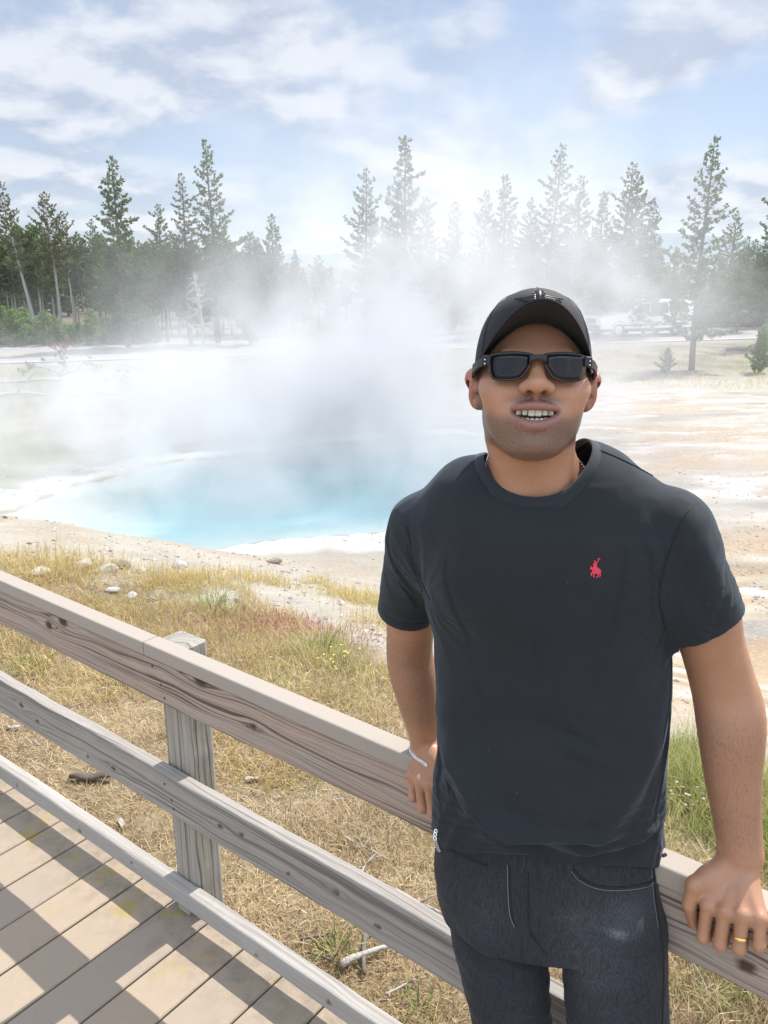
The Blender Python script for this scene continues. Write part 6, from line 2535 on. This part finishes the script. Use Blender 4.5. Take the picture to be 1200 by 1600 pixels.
obj('gravel', mesh_data('gravel', V_.reshape(-1, 3), F_, PBM, False, attrs={'leaf': np.repeat(rg.random(n_), 11)}), kind='stuff')


# --- grass blades
def grass_mat(name, stops, trans=.25):
    m_, q = material(name)
    c = q.ramp(q.attr('leaf')[2], stops)
    nd = q.n('ShaderNodeBsdfPrincipled')
    q.put(nd.inputs['Base Color'], c)
    nd.inputs['Roughness'].default_value = .7
    tl = q.n('ShaderNodeBsdfTranslucent')
    q.put(tl.inputs['Color'], c)
    mx = q.n('ShaderNodeMixShader')
    mx.inputs[0].default_value = trans
    q.t.links.new(nd.outputs[0], mx.inputs[1])
    q.t.links.new(tl.outputs[0], mx.inputs[2])
    o_ = q.n('ShaderNodeOutputMaterial')
    q.t.links.new(mx.outputs[0], o_.inputs[0])
    return m_


GST = grass_mat('dry_grass_blade', [(0, (.20, .14, .075)), (.35, (.38, .275, .145)), (.7, (.54, .42, .24)), (.93, (.66, .56, .38)), (1, (.27, .29, .10))])
GGR = grass_mat('green_grass_blade', [(0, (.12, .16, .04)), (.4, (.24, .29, .08)), (.7, (.40, .40, .14)), (1, (.56, .48, .22))], .35)
GYL = grass_mat('golden_grass_blade', [(0, (.36, .26, .09)), (.5, (.54, .41, .16)), (.85, (.66, .54, .27)), (1, (.42, .40, .13))], .3)


def blades(P, L, W, az, tilt, curl, rg):
    """curved slim blades: root, two pairs, tip"""
    n = len(P)
    d = np.stack([np.cos(az), np.sin(az), np.zeros(n)], 1)
    s = np.stack([-np.sin(az), np.cos(az), np.zeros(n)], 1)
    tw = rg.normal(0, .5, n)[:, None]
    s = s + np.array([0, 0, 1]) * tw
    s /= np.linalg.norm(s, axis=1)[:, None]
    z = np.array([0, 0, 1.0])
    up0 = (z[None] * np.cos(tilt)[:, None] + d * np.sin(tilt)[:, None])
    t2 = tilt + curl
    up1 = (z[None] * np.cos(t2)[:, None] + d * np.sin(t2)[:, None])
    a = P
    m = P + up0 * (L * .5)[:, None]
    e = m + up1 * (L * .5)[:, None]
    w = W[:, None]
    V = np.stack([a - s * w, a + s * w, m + s * w * .8, m - s * w * .8, e], 1).reshape(-1, 3)
    i = np.arange(n)[:, None] * 5
    F = np.concatenate([i + np.array([[0, 1, 2]]), i + np.array([[0, 2, 3]]), i + np.array([[3, 2, 4]])])
    return V, F


def scatter_ok(c):
    n_ = c @ ND[:2]
    r_ = (c[:, 1] > .1)
    # keep what the site shows: not under the deck, inside a wide wedge before the viewer
    return r_ & (n_ > 1.27) & (np.abs(c[:, 0]) < 1.0 + c[:, 1] * .75)


def edge_at(c):
    s_ = np.argsort(ge_t)
    return np.interp(c @ TD[:2], ge_t[s_], ge_n[s_])


def grass_obj(name, C_, lf, mat, Lm, Wm, lay, seed, group=None):
    rg = np.random.default_rng(seed)
    n = len(C_)
    P = np.column_stack([C_, gz(C_[:, 0], C_[:, 1]) - .004])
    tilt = np.clip(rg.normal(lay, .30, n), 0.02, 1.54)
    V_, F_ = blades(P, Lm * rg.lognormal(0, .35, n), Wm * rg.uniform(.6, 1.3, n), rg.uniform(0, 6.28, n), tilt, rg.normal(.25, .45, n), rg)
    return obj(name, mesh_data(name, V_, F_, mat, False, attrs={'leaf': np.repeat(lf, 5)}), kind='stuff')


rg = np.random.default_rng(8)
def cloud(n, ymax, clump, seed, near_pow=1.0):
    rg = np.random.default_rng(seed)
    y = .3 + (ymax - .3) * rg.random(n) ** near_pow
    x = (rg.random(n) * 2 - 1) * (1.0 + y * .72)
    c = np.stack([x, y], 1)
    k = fbm(c, clump, 3, seed) 
    return c, k


# matted straw: flattened, everywhere on the slope
c, k_ = cloud(520000, 6.8, 2.2, 81, 1.0)
ok = scatter_ok(c) & (c @ ND[:2] < edge_at(c) + fbm(c, 1.2, 3, 9) * 1.4 - .9) & (k_ > .25)
c = c[ok]
lf = np.clip(fbm(c, 1.1, 3, 12) * 1.1 - .15 + np.random.default_rng(1).normal(0, .22, len(c)), 0, .93)
gsel = (fbm(c, .9, 3, 14) > .60) & (np.random.default_rng(2).random(len(c)) < .35)
lf[gsel] = 1
print('straw', len(c))
grass_obj('straw', c, lf, GST, .048, .0015, 1.15, 91)
# standing dry tufts
c, k_ = cloud(150000, 8.5, 3.2, 83, .9)
ok = scatter_ok(c) & (c @ ND[:2] < edge_at(c) + .15) & (k_ > .555) & (c @ ND[:2] > 1.9)
c = c[ok]
lf = np.clip(.55 + np.random.default_rng(3).normal(0, .25, len(c)), 0, 1)
print('tufts', len(c))
grass_obj('dry_grass', c, lf, GST, .11, .0014, .55, 92)
# golden band along the top of the slope
c, k_ = cloud(260000, 12, 1.7, 85, .6)
en = edge_at(c)
nn_ = c @ ND[:2]
ok = scatter_ok(c) & (nn_ > en - 1.9) & (nn_ < en + .1 + (fbm(c, 1.4, 3, 15) - .5) * 1.6) & (k_ > .45)
c = c[ok]
lf = np.clip(.12 + .9 * fbm(c, .7, 2, 16) - .1 + np.random.default_rng(4).normal(0, .2, len(c)), 0, 1)
print('golden', len(c))
grass_obj('golden_grass', c, lf, GYL, .085, .0022, .60, 93)
# tufts out on the gravel
cs_ = []
rgt = np.random.default_rng(31)
for (px, py, r_, n_) in ((385, 905, .28, 500), (270, 912, .35, 700), (300, 910, .3, 400), (550, 935, .38, 700), (575, 942, .3, 400), (440, 915, .15, 150), (500, 912, .15, 150), (590, 975, .3, 400), (300, 905, .3, 300), (120, 895, .5, 900), (60, 890, .6, 1200), (665, 930, .3, 300)):
    p = ground_at(px, py)[:2]
    cs_.append(p + rgt.normal(0, r_ * .55, (n_, 2)))
c = np.concatenate(cs_)
c = c[~inside_poly(c, pool)]
grass_obj('golden_grass', c, np.clip(rgt.normal(.6, .25, len(c)), 0, 1), GYL, .12, .0022, .5, 94)
# tall green grass at the right
cs_, = [[]]
for (px, py, r_, n_) in ((1075, 1215, .30, 1500), (1100, 1240, .26, 1500), (1062, 1190, .30, 900), (1130, 1270, .28, 1200), (1200, 1330, .3, 1500), (1230, 1300, .35, 1200), (1060, 1235, .16, 600), (1150, 1230, .3, 1000)):
    p = ground_at(px, py)[:2]
    cs_.append(p + rgt.normal(0, r_ * .5, (n_, 2)))
c = np.concatenate(cs_)
c = c[c @ ND[:2] > 1.35]
grass_obj('green_grass', c, np.clip(rgt.normal(.62, .28, len(c)), 0, 1), GGR, .15, .0018, .5, 95)
# far bank: scrubby tufts this side of the road
c = np.stack([rgt.uniform(-22, 24, 24000), rgt.uniform(24, 42, 24000)], 1)
rs_c = (c - RC0) @ rnor
ok = (rs_c < -4.1) & (fbm(c, .35, 3, 18) > .46)
c = c[ok]
grass_obj('bank_grass', c, np.clip(rgt.normal(.75, .3, len(c)), 0, 1), GYL, .17, .007, .6, 96)

# --- little green weeds on the slope, each a plant
def weed(px, py, r_, n_, L_, label, mat=GGR, seed=0, category='weed', name='weed', flowers=None, yellow=False):
    p = ground_at(px, py)
    p[2] = float(gz(p[0], p[1])[0])
    rg = np.random.default_rng(seed + 200)
    t = empty(name, tuple(p), label=label, category=category)
    C_ = rg.normal(0, r_ * .5, (n_, 2))
    P = np.column_stack([C_, np.full(n_, -.003)])
    V_, F_ = blades(P, L_ * rg.lognormal(0, .3, n_), np.full(n_, .0022), np.arctan2(C_[:, 1], C_[:, 0]) + rg.normal(0, .6, n_), np.clip(rg.normal(.55, .25, n_), .05, 1.3), rg.normal(.5, .3, n_), rg)
    obj('leaves', mesh_data('leaves', V_, F_, mat, False, attrs={'leaf': np.repeat(np.clip(rg.normal(.5, .25, n_), 0, 1), 5)}), t)
    if flowers:
        fm_, nf = flowers
        for i in range(nf):
            a_, d_ = rg.uniform(0, 6.28), r_ * rg.uniform(.2, 1)
            x, y, z = math.cos(a_) * d_, math.sin(a_) * d_, L_ * rg.uniform(.8, 1.3)
            b = MB()
            b.tube([(x * .6, y * .6, 0), (x, y, z)], .0007, 4)
            b.build('stem', mat, t)
            b = MB()
            for pe in range(7):
                a2 = pe * 2 * math.pi / 7
                e_ = np.array([math.cos(a2), math.sin(a2), .2]) * .0085
                s_ = np.array([-math.sin(a2), math.cos(a2), 0]) * .0034
                c0 = np.array([x, y, z])
                b.add([c0, c0 + e_ * .6 + s_, c0 + e_, c0 + e_ * .6 - s_], [(0, 1, 2, 3)])
            b.build('flower', fm_, t)
    return t


FLW, q = material('pale_pink_petal')
q.bsdf((.72, .55, .62), .7)
FLY, q = material('yellow_petal')
q.bsdf((.65, .50, .05), .7)
weed(38, 1046, .13, 150, .07, 'bright green weed under the upper rail at the far left', seed=1)
weed(528, 1490, .05, 70, .075, 'upright green weed between the two sticks near the man', seed=2)
weed(655, 1582, .07, 80, .05, 'green weed low beside the jeans leg', seed=3)
weed(497, 1025, .17, 260, .16, 'grey-green bushy weed at the top of the slope, middle of the grass band', seed=4)
weed(530, 1048, .14, 120, .10, 'yellow flowering weed right of the grey-green bushy one', seed=5, flowers=(FLY, 14), category='flower', name='flowering_weed')
weed(330, 958, .20, 260, .15, 'leafy weed in the golden grass left of the pink patch', seed=6)
weed(1085, 1262, .12, 90, .07, 'pale pink flowers in the grass between the shirt and the gripping arm', seed=7, flowers=(FLW, 20), category='flower', name='flowering_weed')
weed(1066, 1298, .07, 70, .05, 'low green weed under the pale pink flowers', seed=8)
weed(1110, 1560, .10, 90, .06, 'green weed below the rail at the lower right corner', seed=9)
weed(1190, 1580, .14, 160, .08, 'broad green weed in the lower right corner', seed=10)
weed(690, 1460, .05, 40, .04, 'tiny green weed behind the left jeans leg', seed=11)
weed(770, 1000, .2, 150, .14, 'leafy weed hidden behind the shirt', seed=12) if False else None
weed(60, 1135, .05, 30, .04, 'tiny green sprout between the rails at the far left', seed=13)
weed(450, 1175, .06, 50, .04, 'small green sprout right of the post under the top rail', seed=14)
weed(62, 900, .45, 160, .26, 'tall thin seed-headed weeds at the shore, far left', GYL, seed=15)
# low pink plants on the gravel
c = ground_at(420, 975)[:2] + np.random.default_rng(3).normal(0, 1, (2600, 2)) * np.array([.34, .17])
PKM = grass_mat('pink_stonecrop', [(0, (.30, .13, .10)), (.6, (.46, .23, .21)), (1, (.50, .36, .22))], .2)
grass_obj('pink_ground_cover', c, np.random.default_rng(4).random(len(c)), PKM, .05, .003, .6, 97)

# --- sticks and bark lying on the slope
def stick(px0, py0, px1, py1, rad, label, mat=BD, name='stick', forks=2, seed=0, bow=.02, category='stick'):
    a_, b_ = ground_at(px0, py0), ground_at(px1, py1)
    rg = random.Random(seed)
    n_ = 9
    side = np.array([-(b_ - a_)[1], (b_ - a_)[0], 0])
    P = []
    for i in range(n_):
        t = i / (n_ - 1)
        p = lerp(a_, b_, t) + side * bow * math.sin(3.1 * t + seed) * 3 + side * rg.uniform(-.01, .01)
        p[2] = float(gz(p[0], p[1])[0]) + rad * 1.3 + .012
        P.append(p)
    b = MB()
    b.tube(P, np.linspace(rad, rad * .55, n_) * np.array([1 + .15 * rg.uniform(-1, 1) for _ in range(n_)]), 8)
    L = np.linalg.norm(b_ - a_)
    for f_ in range(forks):
        i = rg.randint(2, 6)
        e = P[i] + (b_ - a_) * rg.uniform(.15, .3) + side * rg.choice((-1, 1)) * rg.uniform(.15, .3) + np.array([0, 0, .03])
        b.tube([P[i], lerp(P[i], e, .5) + np.array([0, 0, .01]), e], [rad * .6, rad * .45, rad * .2], 6)
    o = b.build(name, mat, smooth=True, label=label, category=category)
    return o


stick(535, 1524, 603, 1484, .013, 'thick bleached stick lying between the lower rails left of the jeans', seed=1, forks=0)
stick(566, 1470, 574, 1530, .010, 'reddish brown stick crossing under the thick bleached stick', BK, seed=2, forks=0)
stick(135, 1084, 188, 1068, .004, 'thin curved white twig seen under the top rail at the far left', seed=3, forks=1, bow=.05)
stick(108, 1106, 130, 1100, .003, 'short white twig left below the thin curved one', seed=4, forks=0)
stick(542, 1312, 602, 1352, .006, 'forked grey stick between the top and middle rails', seed=5, forks=3)
stick(560, 1378, 590, 1340, .005, 'grey stick crossing the forked one from below', seed=6, forks=1)
stick(470, 1478, 520, 1468, .006, 'dark thin stick under the middle rail', BK, seed=7, forks=1)
stick(480, 1500, 545, 1512, .004, 'thin brown twig beside the upright green weed', BK, seed=8, forks=1)
stick(520, 1255, 538, 1252, .004, 'tiny pale twig in the straw right of the post', seed=9, forks=0)
stick(620, 1395, 700, 1440, .008, 'grey stick running behind the left jeans leg', seed=10, forks=1)
stick(600, 1556, 650, 1540, .005, 'thin pale stick by the low green weed', seed=11, forks=1)
stick(1060, 1470, 1100, 1560, .004, 'thin twig below the rail right of the jeans', seed=12, forks=1)
# a dark strip of bark
p0, p1_ = ground_at(110, 1220), ground_at(178, 1219)
b = MB()
m_ = (p0 + p1_) / 2
m_[2] = float(gz(m_[0], m_[1])[0]) + .02
an = math.atan2((p1_ - p0)[1], (p1_ - p0)[0])
P = []
Lb = float(np.linalg.norm(p1_ - p0))
V_, F_ = [], []
for i in range(12):
    t = i / 11 - .5
    w_ = .022 * (1 - (abs(t) * 2) ** 3) + .002 + .003 * math.sin(i * 2.3)
    for j in range(5):
        s_ = j / 4 * 2 - 1
        V_.append((t * Lb, s_ * w_, .012 * (1 - s_ * s_) + .006 * math.sin(i * .9)))
for i in range(11):
    for j in range(4):
        F_.append((i * 5 + j, i * 5 + j + 1, (i + 1) * 5 + j + 1, (i + 1) * 5 + j))
BKD, q = material('dark_bark')
co = q.n('ShaderNodeTexCoord').outputs['Object']
q.bsdf(q.mix(q.noise(q.v('MULTIPLY', co, (.3, 1, 1)), 90, 4, .7), (.05, .04, .035), (.16, .12, .10)), .9)
o = obj('bark_piece', mesh_data('bark_piece', V_, F_, BKD, True), None, loc=tuple(m_), rot=(0, 0, an), label='dark flat strip of bark on the straw left of the post', category='bark')
solidify(o, .006)
for i, (px, py, lab) in enumerate(((22, 1140, 'curled pale bark chip near the far left between the rails'), (330, 1292, 'pale wood chip in the straw right of the post foot'), (190, 1290, 'pale wood chip under the middle rail left of the post'), (395, 1220, 'light wood chip in the straw between post and top rail'))):
    p = ground_at(px, py)
    b = MB()
    rgc = random.Random(i)
    V_ = [(x * .03 + rgc.uniform(-.004, .004), y * .010, .010 + .004 * math.sin(x * 3 + y)) for x in (-1, -.3, .4, 1) for y in (-1, 0, 1)]
    F_ = [(a * 3 + c_, a * 3 + c_ + 1, (a + 1) * 3 + c_ + 1, (a + 1) * 3 + c_) for a in range(3) for c_ in range(2)]
    o = obj('wood_chip', mesh_data('wood_chip', V_, F_, BD, False), None, loc=(p[0], p[1], float(gz(p[0], p[1])[0]) + .006), rot=(0, 0, i * 1.1), label=lab, category='wood chip')
    solidify(o, .004)
# ------------------------------------------------------------------ steam over the spring
SX0, SX1, SY0, SY1, SZ0, SZ1 = -15.0, 12.5, 9.0, 27.0, -2.6, 6.2
SM, q = material('steam')
co = q.n('ShaderNodeTexCoord').outputs['Object']
warp = q.n('ShaderNodeTexNoise')
q.put(warp.inputs['Vector'], co)
q.put(warp.inputs['Scale'], 0.35)
q.put(warp.inputs['Detail'], 2.0)
wv = q.v('ADD', co, q.v('SCALE', q.v('SUBTRACT', warp.outputs[1], (0.5, 0.5, 0.5)), 2.6))
nzs = q.noise(q.v('MULTIPLY', wv, (1.0, 1.0, 0.75)), 0.80, 6, 0.64)
#STEAMBLOBS
SB = [((-0.2, 16.5, -0.4), (3.4, 3.8, 2.0), 0.34),
      ((1.2, 17.5, 2.0), (3.6, 3.5, 2.6), 0.15),
      ((4.8, 18.0, 1.0), (3.0, 3.8, 1.6), 0.10),
      ((-5.5, 17.5, -1.25), (6.0, 4.5, 0.90), 0.30),
      ((-2.8, 15.0, -0.9), (3.5, 3.0, 1.2), 0.12),
      ((1.0, 12.6, -1.5), (7.0, 3.4, 0.65), 0.21)]
tot = None
for c, r, a in SB:
    d_ = q.v('DIVIDE', q.v('SUBTRACT', wv, c), r)
    gss = q.m('MULTIPLY', q.m('EXPONENT', q.m('MULTIPLY', q.v('DOT_PRODUCT', d_, d_), -1.0)), a)
    tot = gss if tot is None else q.m('ADD', tot, gss)
sx_, sy_, sz_ = q.sep(co)
fade = None
for s_, a_, b_, wd in ((sx_, SX0, SX1, 2.0), (sy_, SY0, SY1, 1.2), (sz_, SZ0 - 5, SZ1, 1.0)):
    f_ = q.m('MULTIPLY', q.rng(s_, a_, a_ + wd), q.rng(s_, b_ - wd, b_, 1, 0))
    fade = f_ if fade is None else q.m('MULTIPLY', fade, f_)
dens_ = q.m('MULTIPLY', q.m('MULTIPLY', tot, q.rng(nzs, 0.41, 0.60, 0.0, 2.0)), fade)
pv = q.n('ShaderNodeVolumePrincipled')
pv.inputs['Color'].default_value = (0.83, 0.83, 0.84, 1)
pv.inputs['Anisotropy'].default_value = -0.18
q.put(pv.inputs['Density'], q.m('MULTIPLY', dens_, 1.0))
ov = q.n('ShaderNodeOutputMaterial')
q.t.links.new(pv.outputs[0], ov.inputs['Volume'])
SM.cycles.volume_step_rate = 0.5
b_ = MB().box(((SX0 + SX1) / 2, (SY0 + SY1) / 2, (SZ0 + SZ1) / 2), (SX1 - SX0, SY1 - SY0, SZ1 - SZ0))
b_.build('steam', SM, kind='stuff')
